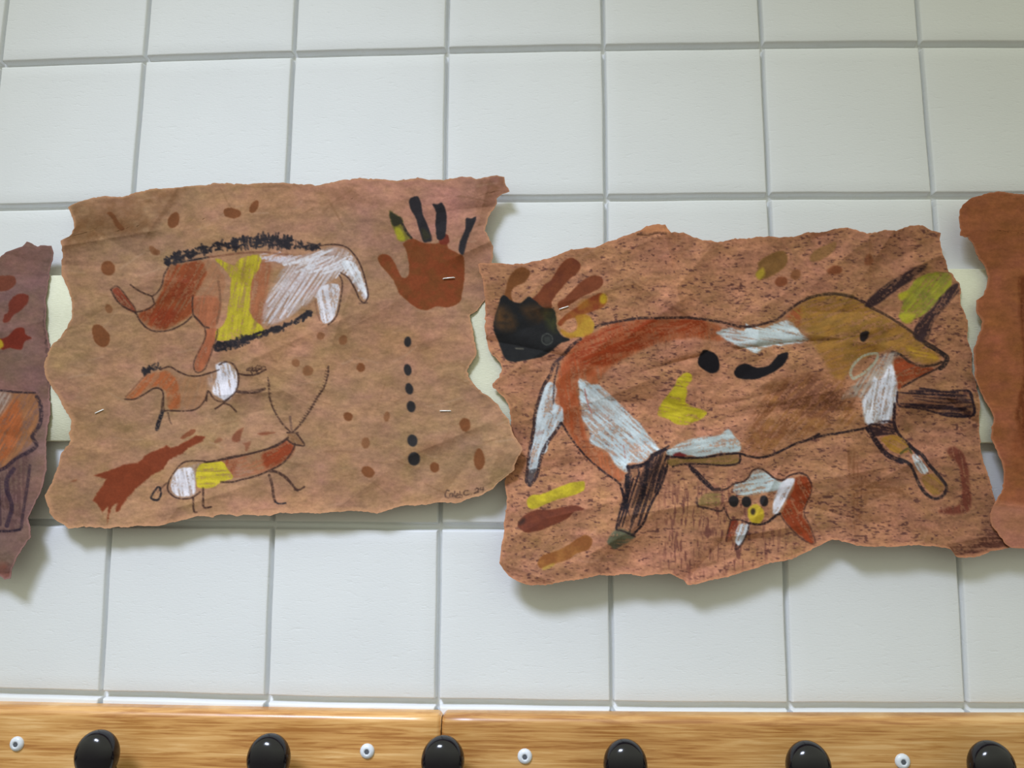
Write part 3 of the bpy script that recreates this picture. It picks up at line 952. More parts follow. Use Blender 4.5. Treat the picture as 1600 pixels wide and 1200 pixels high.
cr_l = crumple(101, 90, 16, 70, 0.0006, 0.0024, (70, 270, 810, 830), bias=-0.15)


def pin(px, py, pts, r=55):
    k = np.ones_like(px)
    for x, y in pts:
        k = k * (1 - np.exp(-((px - x) ** 2 + (py - y) ** 2) / r ** 2))
    return k


ST_L = [(701, 434.5), (696, 642)]


def h_left(px, py, u, v):
    k = pin(px, py, ST_L + [(155, 643)])
    h = 0.0165 + k * cr_l(px, py) * 1.15 + 0.0012 * (vnoise(px.shape[0], px.shape[1], 60, 50, 77, 3) - .5) * 2 * k
    h += 0.006 * k * np.clip((py - 640) / 170, 0, 1)
    h += 0.010 * np.clip((430 - py) / 150, 0, 1) * np.clip((px - 560) / 200, 0, 1)
    h += 0.004 * np.clip((430 - py) / 120, 0, 1) * np.clip((220 - px) / 100, 0, 1)
    h += 0.004 * np.clip((110 - px) / 40, 0, 1)
    h += 0.009 * np.exp(-((px - 810) ** 2 + (py - 705) ** 2) / 75 ** 2)
    h -= 0.003 * np.exp(-((px - 765) ** 2 + (py - 430) ** 2) / 60 ** 2)
    h += crease(px, py, (100, 384), (232, 362), 14, 45, 0.004)
    h += crease(px, py, (232, 362), (278, 292), 16, 40, 0.0035)
    h += crease(px, py, (640, 712), (745, 668), 18, 40, 0.0035)
    h += crease(px, py, (748, 345), (765, 276), 14, 30, 0.003)
    h += crease(px, py, (720, 398), (772, 374), 12, 20, 0.003)
    h += crease(px, py, (540, 290), (600, 330), 20, 40, 0.002)
    h += 0.0025 * np.exp(-np.clip(1 - v, 0, 1) * 35)     # the torn lower lip turns out
    return h


pl = thing('cave_art_paper', tuple(unproj(440, 550, 0.0165)), 'torn tan paper with red handprint, black dot column and three small crayon animals', 'drawing')
sheet(pl, top_l, right_l, bot_l, left_l, 1.22, h_left, cl, 201, ((186, 138, 104), (3.0, 4.0, 7.0, 6.0)), floor_h)

# =================================================================== RIGHT PAPER
cr = Canvas(735, 340, 1600, 925, 21)
h_, w_ = cr.h, cr.w
yy, xx = np.mgrid[0:h_, 0:w_]
xx = xx + cr.x0
yy = yy + cr.y0
m1 = vnoise(h_, w_, 110, 90, 13, 4)[..., None]
m2 = vnoise(h_, w_, 24, 10, 14, 4)[..., None]
base = np.array([170, 119, 90.0])
cr.rgb[:] = base * (1 + (m2 - .5) * 0.20) + (m1 - .5) * np.array([22, 8, 14.0])
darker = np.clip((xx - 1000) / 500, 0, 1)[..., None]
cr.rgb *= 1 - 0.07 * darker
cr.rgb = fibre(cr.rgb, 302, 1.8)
# rubbed dark specks, short dashes along the grain of what lay underneath
dash = vnoise(h_, w_, 6.5, 2.2, 15, 2)
dens = vnoise(h_, w_, 60, 45, 16, 3)
dens = dens + 0.10 * np.clip((yy - 560) / 300, 0, 1) + 0.06 * np.clip((xx - 1150) / 300, 0, 1)
th = 0.76 - 0.26 * (dens - 0.35)
a = np.clip((dash - th) * 16, 0, 1) * 0.72
cr.rgb = cr.rgb * (1 - a[..., None]) + np.array([74, 46, 46.0]) * a[..., None]
vd = vnoise(h_, w_, 3.2, 17, 17, 2)
reg = np.exp(-(((xx - 1105) / 75.0) ** 4 + ((yy - 830) / 75.0) ** 4)) + 0.5 * np.exp(-(((xx - 1195) / 80.0) ** 4 + ((yy - 850) / 40.0) ** 4))
a = np.clip((vd - 0.56) * 9, 0, 1) * np.clip(reg, 0, 1) * 0.65
cr.rgb = cr.rgb * (1 - a[..., None]) + np.array([86, 48, 48.0]) * a[..., None]
fine = vnoise(h_, w_, 5, 2.2, 18, 2)
a = np.clip((fine - 0.68) * 7, 0, 1) * 0.4
cr.rgb = cr.rgb * (1 - a[..., None]) + np.array([108, 66, 54.0]) * a[..., None]
# shadow beside the far right sheet painted in, then charcoal rubbing further left
cr.fill([(1480, 862), (1500, 850), (1530, 838), (1545, 812), (1580, 850), (1560, 860), (1510, 870)], (62, 34, 30), .7, 'crayon', 0, cover=.4, soft=10, rag=6, mark=False)
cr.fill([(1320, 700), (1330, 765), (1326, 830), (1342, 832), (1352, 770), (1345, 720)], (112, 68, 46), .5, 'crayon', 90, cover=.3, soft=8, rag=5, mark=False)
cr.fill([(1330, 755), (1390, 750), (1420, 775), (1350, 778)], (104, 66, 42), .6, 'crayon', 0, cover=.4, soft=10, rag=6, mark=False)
rr = np.random.RandomState(6)
for k in range(120):
    x, y = rr.uniform(760, 1560), rr.uniform(370, 900)
    aa = rr.normal(-0.3, 0.5)
    L = rr.uniform(15, 70)
    c = (118, 76, 56) if rr.rand() < 0.5 else (184, 136, 112)
    cr.line([(x, y), (x + L / 2 * math.cos(aa), y + L / 2 * math.sin(aa) + rr.uniform(-4, 4)), (x + L * math.cos(aa), y + L * math.sin(aa))], rr.uniform(1, 3), c, rr.uniform(.15, .4), mark=False, soft=2.5)

z5 = Z(740, 340, .25)
z6 = Z(1120, 340, .25)
zA = Z(800, 480, .1875)
zB = Z(980, 530, .1875)
zC = Z(1250, 500, .1875)
zD = Z(800, 650, .1875)
zE = Z(1300, 690, .1875)
zF = Z(1050, 690, .1875)
z7 = Z(740, 630, .25)

# --- spots
for i, (pts, c, al) in enumerate([
    (z6(255, 320, 270, 270, 330, 232, 410, 206, 440, 240, 430, 300, 370, 350, 300, 380, 252, 370), (112, 80, 42), .85),
    (z6(580, 262, 600, 215, 660, 180, 740, 148, 745, 190, 690, 240, 620, 275), (116, 86, 44), .6),
    (z6(690, 325, 730, 298, 775, 310, 778, 340, 730, 355, 695, 345), (122, 66, 42), .8),
    (z6(462, 360, 480, 330, 515, 330, 524, 360, 500, 388, 470, 382), (118, 72, 42), .75),
    (z6(362, 400, 390, 370, 435, 378, 436, 415, 400, 432, 368, 420), (116, 62, 38), .85),
    (z6(920, 270, 940, 232, 965, 240, 980, 270, 960, 298, 928, 295), (122, 70, 44), .7)]):
    cr.part('paint_spot', None, M_PAINT)
    cr.fill(pts, c, al, rag=1.4, soft=2)
    if i == 0:
        cr.fill(z6(248, 345, 290, 310, 300, 350, 275, 382, 250, 375), (168, 146, 46), .8, rag=1.5, soft=3)
cr.part('rust_paint_smear', 'dark red hooked smear near the right edge', M_PAINT)
cr.fill(zE(960, 80, 1000, 42, 1080, 80, 1112, 160, 1142, 240, 1142, 340, 1160, 480, 1130, 580, 1000, 605, 880, 590, 960, 552, 1062, 520, 1082, 420, 1070, 300, 1055, 200, 980, 120), (104, 46, 38), .72, 'crayon', 80, cover=.8, rag=2, soft=3)
cr.part('yellow_paint_bar', 'yellow bar of paint', M_PAINT)
cr.fill(zD(125, 700, 160, 662, 250, 652, 350, 612, 480, 562, 590, 540, 612, 582, 580, 630, 450, 680, 330, 712, 250, 752, 180, 776, 138, 760), (186, 168, 42), .96, rag=1.3, color2=(158, 140, 40))
cr.part('rust_paint_smear', 'red brown smear under the yellow bar', M_PAINT)
cr.fill(zD(50, 892, 100, 832, 200, 782, 340, 780, 440, 752, 520, 740, 602, 776, 520, 800, 462, 850, 360, 902, 240, 950, 130, 972, 60, 932), (112, 58, 42), .95, rag=1.2, color2=(100, 52, 40))
cr.fill(zD(55, 885, 100, 850, 112, 880, 70, 910), (56, 40, 36), .8, soft=3)
cr.part('rust_paint_smear', 'ochre brown smear in the lower left corner', M_PAINT)
cr.fill(z7(400, 992, 440, 950, 520, 920, 600, 880, 660, 840, 700, 824, 742, 852, 722, 910, 650, 942, 560, 990, 480, 1010, 420, 1032), (122, 72, 36), .9, rag=1.4, color2=(138, 88, 44))
cr.fill(z7(430, 1030, 500, 1000, 500, 1015, 445, 1042), (172, 140, 62), .7, soft=2)

# --- handprint
cr.part('painted_handprint', 'black palmed handprint with rust fingers', M_PAINT)
RB = (112, 58, 36)
cr.fill(z5(190, 480, 214, 400, 232, 360, 270, 318, 310, 308, 350, 335, 344, 372, 310, 410, 252, 440, 236, 480, 240, 530, 190, 540), (112, 68, 38), .95, rag=1)
cr.fill(z5(350, 520, 400, 478, 440, 420, 480, 392, 520, 332, 560, 276, 610, 253, 650, 268, 670, 305, 640, 352, 600, 382, 550, 440, 510, 490, 488, 530, 484, 580, 430, 610, 370, 580), RB, .95, rag=1, color2=(100, 50, 34))
cr.fill(z5(527, 532, 570, 502, 622, 450, 682, 392, 740, 363, 790, 368, 810, 400, 790, 440, 740, 466, 682, 492, 620, 532, 560, 566, 530, 570), RB, .95, rag=1)
cr.fill(z5(520, 660, 560, 620, 600, 590, 680, 532, 740, 492, 795, 470, 832, 505, 818, 552, 760, 582, 700, 602, 640, 622, 580, 642, 545, 680), (142, 82, 40), .92, rag=1.2, color2=(128, 60, 34))
cr.dot(z5(810, 508)[0][0], z5(810, 508)[0][1], 6, 8, (190, 158, 44), 0, .85, soft=3)
cr.fill(z5(640, 620, 700, 605, 745, 640, 758, 690, 720, 740, 640, 750, 570, 745, 545, 700, 600, 720, 640, 700, 650, 660), (164, 116, 42), .88, rag=1.5, color2=(178, 140, 46), soft=2)
cr.fill(z5(650, 540, 700, 510, 720, 540, 660, 580), (166, 116, 44), .5, soft=4)
cr.fill(z5(186, 480, 240, 522, 300, 532, 350, 492, 430, 560, 500, 572, 520, 640, 522, 700, 562, 742, 604, 766, 540, 790, 480, 842, 400, 876, 300, 896, 240, 902, 200, 882, 170, 822, 148, 760, 124, 700, 130, 620, 158, 540), (31, 32, 34), .97, rag=1.2)
cr.fill(z5(140, 560, 200, 560, 260, 640, 250, 700, 160, 700, 130, 650), (98, 66, 38), .85, 'wash', soft=8, rag=5)
cr.fill(z5(290, 560, 400, 540, 480, 560, 450, 640, 360, 650), (78, 54, 34), .8, 'wash', soft=8, rag=5)
cr.fill(z5(430, 590, 500, 580, 530, 660, 520, 720, 470, 700), (70, 72, 38), .7, 'wash', soft=7, rag=5)
cr.line(z5(430, 740, 460, 725, 490, 745, 488, 780, 455, 795, 428, 775, 430, 740), 1.6, (84, 86, 80), .6)
cr.fill(z5(440, 745, 480, 745, 478, 780, 445, 782), (64, 66, 62), .6, soft=3)
cr.line(z5(265, 818, 310, 820), 1.8, (110, 104, 90), .6)  # pale dash painted as a glint on the black palm

# a bared flap of torn paper at the top edge, with a dark line under it
cr.cur = 0
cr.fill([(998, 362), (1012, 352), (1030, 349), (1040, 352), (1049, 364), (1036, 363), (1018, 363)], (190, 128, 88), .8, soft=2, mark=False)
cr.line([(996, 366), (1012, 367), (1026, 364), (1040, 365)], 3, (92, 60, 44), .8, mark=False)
# --- two black blobs
cr.part('black_paint_blob', 'round black blob', M_PAINT)
cr.fill(zB(590, 180, 620, 110, 655, 90, 740, 130, 768, 200, 760, 265, 700, 285, 640, 255, 600, 220), (24, 22, 26), .98, rag=.8)
cr.part('black_paint_blob', 'curved black blob', M_PAINT)
cr.fill(zB(890, 272, 930, 216, 1000, 206, 1080, 236, 1180, 218, 1240, 150, 1300, 112, 1345, 115, 1312, 200, 1240, 265, 1180, 295, 1080, 332, 980, 335, 910, 312), (24, 22, 26), .98, rag=.8)

# --- the long horned animal
cr.part('horned_animal_drawing', 'long crayon animal with yellow head, black horns and white neck', M_CRAYON)
cr.fill([(1165, 690), (1180, 640), (1210, 600), (1270, 585), (1320, 590), (1330, 620), (1345, 650), (1340, 668), (1290, 675), (1240, 690), (1205, 710), (1175, 712)], (112, 68, 42), .75, 'crayon', -50, cover=.5, soft=12, rag=9, color2=(132, 88, 48))
cr.fill([(1215, 615), (1260, 590), (1310, 600), (1320, 640), (1270, 650), (1230, 645)], (92, 56, 42), .6, 'crayon', -45, cover=.4, soft=12, rag=9)
back = zA(480, 340, 560, 275, 700, 200, 850, 135, 1050, 105, 1250, 100, 1450, 98, 1600, 112) + [(1128, 512), (1135, 528), (1120, 532)] + zA(1600, 262, 1450, 262, 1300, 285, 1150, 325, 1000, 402, 850, 482, 760, 560, 700, 640, 560, 600, 556, 700, 585, 850, 598, 950, 625, 1080) + zD(650, 200, 720, 270, 800, 320, 850, 400, 940, 470, 950, 500, 890, 545, 760, 462, 640, 362, 520, 222, 420, 60) + zA(378, 850, 362, 700, 385, 560, 420, 440)
cr.fill(back, (158, 88, 56), .85, 'crayon', 80, cover=.9, soft=3, rag=2)
cr.fill(zA(560, 300, 720, 200, 900, 130, 1100, 105, 1400, 100, 1600, 118, 1590, 230, 1350, 220, 1200, 290, 1050, 350, 900, 440, 750, 500, 600, 480, 460, 470), (148, 56, 26), .85, 'crayon', -25, cover=.6, soft=5, rag=4)
cr.fill(zA(420, 480, 520, 420, 620, 480, 700, 560, 560, 590, 540, 700, 560, 900, 600, 1060, 560, 1140, 440, 950, 385, 780, 380, 600), (156, 72, 38), .75, 'crayon', 80, cover=.55, soft=5, rag=3)
cr.fill(zA(1250, 130, 1450, 150, 1350, 210, 1200, 190), (172, 112, 84), .5, 'crayon', 0, cover=.6, soft=6, rag=3)
# tail
cr.fill(zA(310, 622, 372, 680, 352, 790, 420, 840, 425, 930, 400, 1000, 335, 1050, 290, 1200) + zD(245, 330, 215, 440, 150, 470, 138, 360) + zA(180, 1060, 195, 940, 225, 800, 255, 700), (182, 194, 202), .92, 'crayon', -70, cover=.85, soft=1.8)
cr.fill(zA(200, 1040, 260, 1030, 250, 1060, 205, 1075), (150, 110, 100), .5, soft=3)
cr.fill(zD(130, 470, 215, 440, 200, 500, 155, 575, 128, 560), (72, 66, 68), .85, 'crayon', -70, cover=.7)
for wd, al, ptl in ((4.6, .8, zA(570, 270, 500, 320, 430, 400, 350, 478, 320, 560, 262, 660, 222, 780, 192, 900, 182, 1000, 165, 1100, 148, 1190) + zD(130, 440, 120, 540, 150, 578)),
                    (2.4, .7, zA(390, 470, 365, 560, 350, 640, 345, 800)),
                    (4.6, .8, zD(150, 575, 205, 500, 245, 330, 300, 215, 350, 150, 410, 60)),
                    (2.6, .9, zA(410, 960, 480, 1075, 560, 1180) + zD(640, 360, 760, 462, 885, 552, 912, 600, 930, 680))):
    cr.line(ptl, wd, (52, 38, 40), al, rough=.5)
# white thigh
cr.fill(zA(556, 600, 605, 605, 660, 650, 730, 655, 850, 762, 960, 862, 1060, 970, 1150, 1080, 1245, 1190) + zD(1262, 282, 1180, 305, 1100, 372, 1040, 390, 968, 400, 965, 470, 905, 445, 850, 385, 800, 300, 725, 262, 648, 222, 655, 150, 600, 50) + zA(590, 950, 572, 820, 560, 700), (182, 196, 204), .94, 'crayon', 40, cover=.9, soft=2, rag=2)
cr.fill(zA(640, 670, 720, 680, 850, 800, 930, 900, 900, 940, 760, 920, 680, 880, 640, 760), (160, 158, 156), .6, 'crayon', 50, cover=.4, soft=5, rag=4)
cr.line(zA(605, 680, 625, 780, 660, 880), 1.6, (168, 100, 92), .7)
cr.line(zD(930, 245, 938, 300, 945, 350), 1.8, (170, 120, 112), .7)
# black hind leg in scribble
leg = zD(965, 420, 1100, 398, 1180, 330, 1275, 275, 1305, 350, 1250, 560, 1150, 750, 1090, 900, 1010, 985, 870, 935, 900, 800, 932, 650, 945, 530)
cr.fill(leg, (92, 62, 48), .45, 'crayon', 110, cover=.5)
cr.hatch(leg, 108, 13, 3.4, (36, 28, 34), .88, 61, lenf=(.6, 1))
cr.hatch(leg, 70, 5, 2.2, (40, 30, 36), .7, 62, lenf=(.3, .7))
cr.line(leg[:3] + leg[3:9], 3.2, (36, 28, 34), .85)
cr.line(zD(970, 430, 1060, 420, 1130, 380, 1200, 320, 1275, 280), 4.2, (36, 28, 34), .9)
cr.line(zD(910, 600, 932, 680, 900, 800, 868, 940), 3.2, (36, 28, 34), .85)
cr.line(zD(960, 500, 960, 640, 945, 760), 6, (30, 26, 32), .85)
cr.line(zD(1130, 400, 1110, 560, 1090, 680), 5, (30, 26, 32), .7)
cr.fill(zD(796, 1042, 860, 952, 940, 950, 1022, 1000, 985, 1040, 870, 1108, 822, 1085), (88, 90, 72), .92, 'crayon', 0, cover=.9, soft=2, color2=(70, 68, 58))
cr.line(zD(870, 945, 940, 965, 1025, 1005), 2.5, (40, 32, 34), .8)
# far hind leg
cr.fill(zB(330, 942, 400, 892, 500, 842, 640, 812, 740, 812, 815, 765, 850, 750, 900, 812, 940, 862, 932, 932, 800, 950, 700, 965, 600, 982, 480, 962, 380, 976), (174, 188, 192), .92, 'crayon', -8, cover=.85, soft=1.8)
cr.fill(zB(380, 968, 430, 945, 495, 968, 440, 990), (118, 42, 42), .95, soft=1.5)
cr.fill(zB(340, 1005, 480, 992, 700, 985, 900, 962, 932, 1040, 820, 1045, 650, 1040, 480, 1032, 380, 1062), (124, 98, 54), .9, 'crayon', 0, cover=.9, soft=2)
cr.line(zB(200, 965, 300, 915, 345, 890), 2.6, (36, 28, 34), .8)
cr.line(zB(330, 975, 480, 988, 640, 985, 800, 960, 930, 952, 1000, 972, 1100, 988, 1200, 966, 1300, 922, 1400, 872, 1500, 842, 1600, 790) + zC(100, 990, 200, 962, 350, 938, 560, 900), 3.0, (42, 30, 32), .9)
cr.line(zB(380, 1062, 480, 1040, 650, 1042, 820, 1052, 930, 1030, 940, 960), 2.6, (42, 30, 32), .85)
cr.fill(zB(480, 286, 530, 290, 536, 340, 492, 400, 500, 450, 480, 520, 540, 560, 640, 590, 662, 620, 600, 672, 500, 716, 420, 710, 340, 662, 258, 632, 270, 560, 320, 480, 390, 400, 420, 330), (178, 162, 38), .96, 'crayon', 10, cover=1, rag=1.4, color2=(160, 144, 36))
# white saddle
cr.fill(z6(0, 712, 80, 690, 170, 702, 182, 660, 232, 692, 300, 690, 400, 652, 445, 640, 492, 682, 552, 740, 572, 770, 480, 790, 400, 796, 300, 812, 250, 856, 180, 812, 100, 790, 40, 752), (186, 198, 204), .93, 'crayon', 10, cover=.85, soft=1.8, rag=2.4)
cr.hatch(z6(0, 712, 170, 700, 445, 645, 572, 770, 400, 800, 180, 815, 40, 755), 12, 12, 2, (196, 208, 212), .9, 64, lenf=(.5, 1.05))
# head
head = z6(500, 562, 600, 500, 750, 480, 900, 520, 1000, 582, 1200, 702, 1300, 782, 1385, 850, 1382, 902, 1280, 912, 1150, 852, 1100, 832, 1000, 852, 870, 900, 800, 1000, 720, 990, 680, 900, 600, 790, 560, 720, 450, 640)
cr.fill(head, (148, 106, 48), .88, 'crayon', -20, cover=.8, soft=5, rag=3, color2=(132, 98, 46))
cr.fill(z6(430, 620, 520, 560, 520, 660, 480, 680), (158, 82, 52), .8, 'crayon', 40, soft=4)
cr.fill(z6(1180, 800, 1300, 830, 1380, 870, 1370, 900, 1250, 880), (168, 130, 44), .7, 'crayon', 10, soft=4)
cr.fill(z6(640, 820, 820, 880, 800, 1000, 700, 960), (152, 104, 56), .6, 'crayon', -20, soft=8, rag=5)
cr.fill(z6(900, 722, 935, 708, 952, 722, 930, 768, 912, 775, 898, 760), (34, 28, 30), .96, soft=1.5)
cr.fill(zC(788, 335, 830, 312, 920, 350, 1000, 388, 1110, 402, 1060, 442, 950, 492, 860, 552, 802, 575, 785, 450), (150, 66, 36), .92, 'crayon', -20, cover=.8, soft=2)
cr.line(zC(770, 265, 840, 290, 900, 342, 1000, 382, 1120, 375, 1180, 350), 3.4, (56, 40, 34), .85)
cr.line(zC(1200, 360, 1150, 400, 1050, 450, 950, 502, 850, 560), 2.6, (56, 38, 36), .85)
cr.line(zC(1040, 190, 1130, 245, 1200, 290, 1225, 320, 1205, 370, 1170, 400), 6.5, (44, 34, 34), .88)
# back and head outline
cr.line(zA(690, 172, 760, 142, 900, 116, 1050, 92, 1200, 92, 1400, 86, 1600, 102) + z6(60, 660, 130, 678, 200, 682, 290, 664, 380, 634, 432, 590, 520, 530, 600, 495, 700, 478, 800, 486, 900, 518, 960, 560), 3.4, (56, 38, 36), .85, rough=.45)
cr.line(z6(960, 560, 1080, 622, 1200, 702, 1300, 775, 1380, 830), 3.4, (62, 44, 36), .75)
cr.line(z6(560, 505, 700, 475, 850, 490), 4.5, (80, 62, 40), .5)
# horns and the green patch between them
cr.fill(z6(1140, 482, 1200, 450, 1250, 382, 1320, 350, 1430, 340, 1470, 372, 1450, 450, 1400, 500, 1340, 572, 1260, 622, 1180, 660, 1140, 622, 1162, 540), (142, 140, 46), .93, 'crayon', -50, cover=.95, soft=2, color2=(122, 120, 50))
cr.fill(z6(1135, 480, 1180, 470, 1190, 490, 1150, 520), (178, 168, 48), .8, soft=3)
cr.fill(z6(1140, 610, 1230, 600, 1220, 650, 1180, 662), (172, 162, 46), .7, soft=3)
horn1 = z6(925, 542, 1000, 462, 1100, 390, 1200, 332, 1300, 292, 1312, 300, 1290, 332, 1200, 402, 1100, 472, 1000, 545, 960, 562)
horn2 = z6(1520, 408, 1532, 430, 1480, 502, 1402, 592, 1352, 662, 1305, 782, 1228, 742, 1262, 642, 1340, 572, 1400, 492, 1480, 420)
cr.fill(horn1, (46, 32, 36), .93, 'crayon', -40, cover=.9, soft=1.8)
cr.fill(horn2, (50, 36, 40), .92, 'crayon', -60, cover=.85, soft=1.8)
# white neck
neck = zC(680, 290, 800, 268, 822, 288, 772, 342, 782, 420, 812, 590, 792, 700, 752, 832, 690, 850, 640, 862, 570, 872, 540, 850, 522, 750, 500, 652, 450, 640, 352, 660, 400, 580, 500, 490, 590, 392)
cr.fill(neck, (160, 156, 152), .75, 'crayon', 120, cover=.7, soft=2.5)
cr.fill(zC(620, 480, 660, 500, 750, 372, 782, 420, 812, 590, 792, 700, 752, 832, 640, 862, 560, 872, 530, 760, 520, 660, 590, 560), (202, 204, 216), .9, 'crayon', 95, cover=.8, soft=2.5, rag=3)
cr.line(zC(440, 490, 420, 440, 450, 370, 520, 305, 600, 280, 650, 290, 610, 370, 520, 450, 450, 488), 3.2, (166, 166, 148), .85)
# forelegs
fl = zC(812, 600, 1000, 570, 1100, 582, 1200, 600, 1400, 590, 1440, 680, 1432, 790, 1250, 802, 1100, 762, 960, 732, 820, 712)
cr.fill(fl, (92, 54, 46), .4, 'crayon', 5, cover=.5)
cr.hatch(fl, 4, 11, 2.8, (40, 28, 36), .9, 66, lenf=(.6, 1))
cr.fill(zC(1150, 640, 1250, 600, 1400, 640, 1430, 780, 1250, 795, 1150, 720), (34, 26, 34), .6, 'crayon', 0, cover=.4, soft=4, rag=3)
cr.line(fl[1:] + fl[:1], 2.6, (40, 28, 36), .8)
cr.line(zC(1400, 595, 1420, 620, 1450, 790, 1250, 800), 3, (36, 26, 34), .85)
cr.fill(zC(566, 880, 640, 850, 780, 842, 795, 935, 700, 965, 620, 960), (44, 30, 36), .9, 'crayon', 10, cover=.75)
cr.line(zC(566, 900, 640, 1020, 720, 1120, 850, 1180), 6.5, (42, 30, 36), .9)
cr.line(zC(790, 700, 785, 860, 830, 960, 920, 1050, 980, 1120), 4.2, (42, 30, 36), .85)
cr.fill(zC(662, 982, 780, 960, 870, 1000, 912, 1080, 842, 1112, 760, 1092, 700, 1030), (156, 114, 50), .95, 'crayon', 30, cover=.95)
cr.line(zC(840, 1112, 900, 1070, 930, 1110), 3, (72, 72, 40), .7)
cr.line(zE(560, 145, 650, 190, 690, 272, 740, 380, 800, 450, 868, 476, 930, 442, 955, 380, 920, 320, 860, 250, 800, 180, 740, 100, 650, 42), 4.2, (42, 34, 38), .85)
cr.fill(zE(665, 122, 710, 108, 762, 180, 806, 242, 760, 272, 712, 230), (186, 194, 200), .95, 'crayon', 60, cover=1)
cr.fill(zE(750, 292, 860, 270, 930, 372, 900, 432, 840, 440, 770, 372), (138, 102, 52), .9, 'crayon', 40, cover=.9)

# --- small creature
cr.part('small_creature_drawing', 'small crayon creature with white hair, dot eyes and rust tail', M_CRAYON)
cr.fill(zF(510, 402, 532, 345, 620, 330, 680, 250, 740, 235, 820, 280, 900, 332, 940, 335, 880, 402, 780, 422, 680, 442, 580, 444, 520, 428), (174, 188, 192), .93, 'crayon', -10, cover=.85, soft=1.8)
cr.fill(zF(1030, 302, 1120, 290, 1162, 350, 1152, 450, 1112, 530, 1082, 600, 1132, 680, 1185, 850, 1100, 812, 1000, 722, 918, 622, 930, 560, 980, 450, 1020, 370), (146, 60, 32), .92, 'crayon', 60, cover=.85, soft=2)
cr.fill(zF(930, 320, 1022, 312, 992, 400, 942, 500, 882, 602, 840, 602, 850, 500, 882, 400), (204, 204, 214), .95, 'crayon', -60, cover=1, soft=1.8)
cr.fill(zF(640, 560, 700, 525, 762, 570, 762, 640, 720, 682, 660, 672, 635, 620), (184, 158, 46), .95, soft=1.8)
cr.dot(*zF(675, 585)[0], 4, 5, (40, 32, 26), 0, .9, soft=2)
for (x, y, rx, ry) in ((515, 497, 7.8, 9), (620, 502, 7.4, 8.4), (768, 495, 6.6, 8.8)):
    cr.dot(*zF(x, y)[0], rx, ry, (34, 32, 34), -10, .96)
cr.fill(zF(490, 662, 552, 672, 530, 762, 470, 832, 448, 812), (138, 58, 40), .9, 'crayon', -70, cover=.9, soft=2)
cr.fill(zF(562, 692, 640, 690, 622, 772, 572, 862, 530, 852, 530, 770), (188, 196, 206), .93, 'crayon', -70, cover=.95, soft=1.8)
cl2 = (58, 40, 38)
cr.line(zF(350, 402, 430, 402, 480, 380, 520, 352, 600, 330, 640, 292, 672, 240, 740, 226, 800, 262, 850, 302, 920, 322, 980, 282, 1062, 265, 1120, 282, 1160, 345), 2.3, cl2, .85)
cr.line(zF(1160, 345, 1160, 425, 1118, 522, 1100, 600, 1140, 682, 1172, 762, 1192, 852, 1100, 822, 1000, 735, 930, 652, 900, 600), 2, (80, 50, 44), .7)
cr.line(zF(900, 600, 862, 620, 800, 668, 732, 690, 640, 680), 3.2, (40, 30, 32), .9)
cr.line(zF(640, 680, 560, 650, 490, 652, 462, 610, 430, 552), 2.1, cl2, .8)
cr.line(zF(490, 655, 455, 800, 455, 835), 2, cl2, .7)
cr.line(zF(645, 690, 615, 790, 560, 880, 530, 895, 535, 860), 2.5, cl2, .75)
cr.line(zF(150, 208, 240, 300, 340, 398), 7, (40, 30, 34), .9, rough=.4, taper=.3)
cr.line(zF(160, 208, 300, 212), 1.6, cl2, .6)
cr.fill(zF(220, 482, 300, 420, 402, 430, 392, 532, 300, 542, 222, 530), (116, 96, 56), .85, 'crayon', 0, cover=.8, soft=3)
cr.line(zF(205, 470, 215, 535, 280, 552, 400, 580, 432, 552), 2.8, cl2, .8)
cr.line(zF(340, 400, 400, 392), 3, cl2, .8)

top_r = [(747, 413), (750, 411), (775, 411), (800, 413), (820, 412), (830, 409), (845, 407), (865, 401), (890, 391), (900, 389), (930, 386), (960, 375), (985, 366), (1000, 360), (1010, 353), (1030, 350), (1038, 351), (1048, 362), (1060, 364), (1072, 365), (1085, 370), (1100, 375), (1120, 377), (1148, 373), (1165, 373), (1190, 371), (1205, 369), (1220, 371), (1245, 369), (1260, 364), (1290, 362), (1305, 358), (1320, 355), (1330, 357), (1342, 362), (1355, 365), (1368, 362), (1385, 360), (1400, 361), (1412, 355), (1425, 353), (1440, 352), (1455, 359), (1470, 364)]
right_r = [(1470, 364), (1468, 375), (1474, 395), (1478, 410), (1482, 424), (1490, 430), (1500, 442), (1502, 452), (1500, 465), (1503, 480), (1512, 502), (1511, 530), (1519, 550), (1519, 580), (1527, 605), (1532, 630), (1529, 670), (1531, 695), (1537, 720), (1545, 745), (1552, 770), (1560, 805), (1572, 830), (1585, 852)]
bot_r = [(795, 900), (805, 907), (825, 914), (850, 915), (880, 909), (910, 905), (935, 899), (960, 899), (985, 898), (1005, 900), (1025, 897), (1043, 896), (1055, 899), (1068, 906), (1075, 915), (1090, 912), (1105, 908), (1120, 904), (1140, 900), (1160, 894), (1180, 888), (1200, 882), (1222, 877), (1240, 872), (1255, 865), (1275, 855), (1290, 848), (1300, 845), (1310, 844), (1325, 848), (1340, 852), (1355, 854), (1375, 854), (1400, 854), (1420, 852), (1450, 853), (1475, 855), (1485, 858), (1495, 870), (1505, 871), (1520, 871), (1540, 865), (1560, 860), (1575, 857), (1585, 852)]
left_r = [(747, 413), (750, 425), (754, 440), (757, 455), (758, 470), (758, 490), (757, 510), (760, 530), (765, 548), (775, 558), (782, 568), (783, 578), (780, 590), (770, 600), (769, 603), (778, 612), (788, 620), (793, 632), (797, 650), (798, 665), (797, 700), (793, 735), (789, 755), (792, 780), (790, 800), (788, 825), (787, 840), (783, 850), (782, 865), (781, 880), (787, 890), (795, 900)]
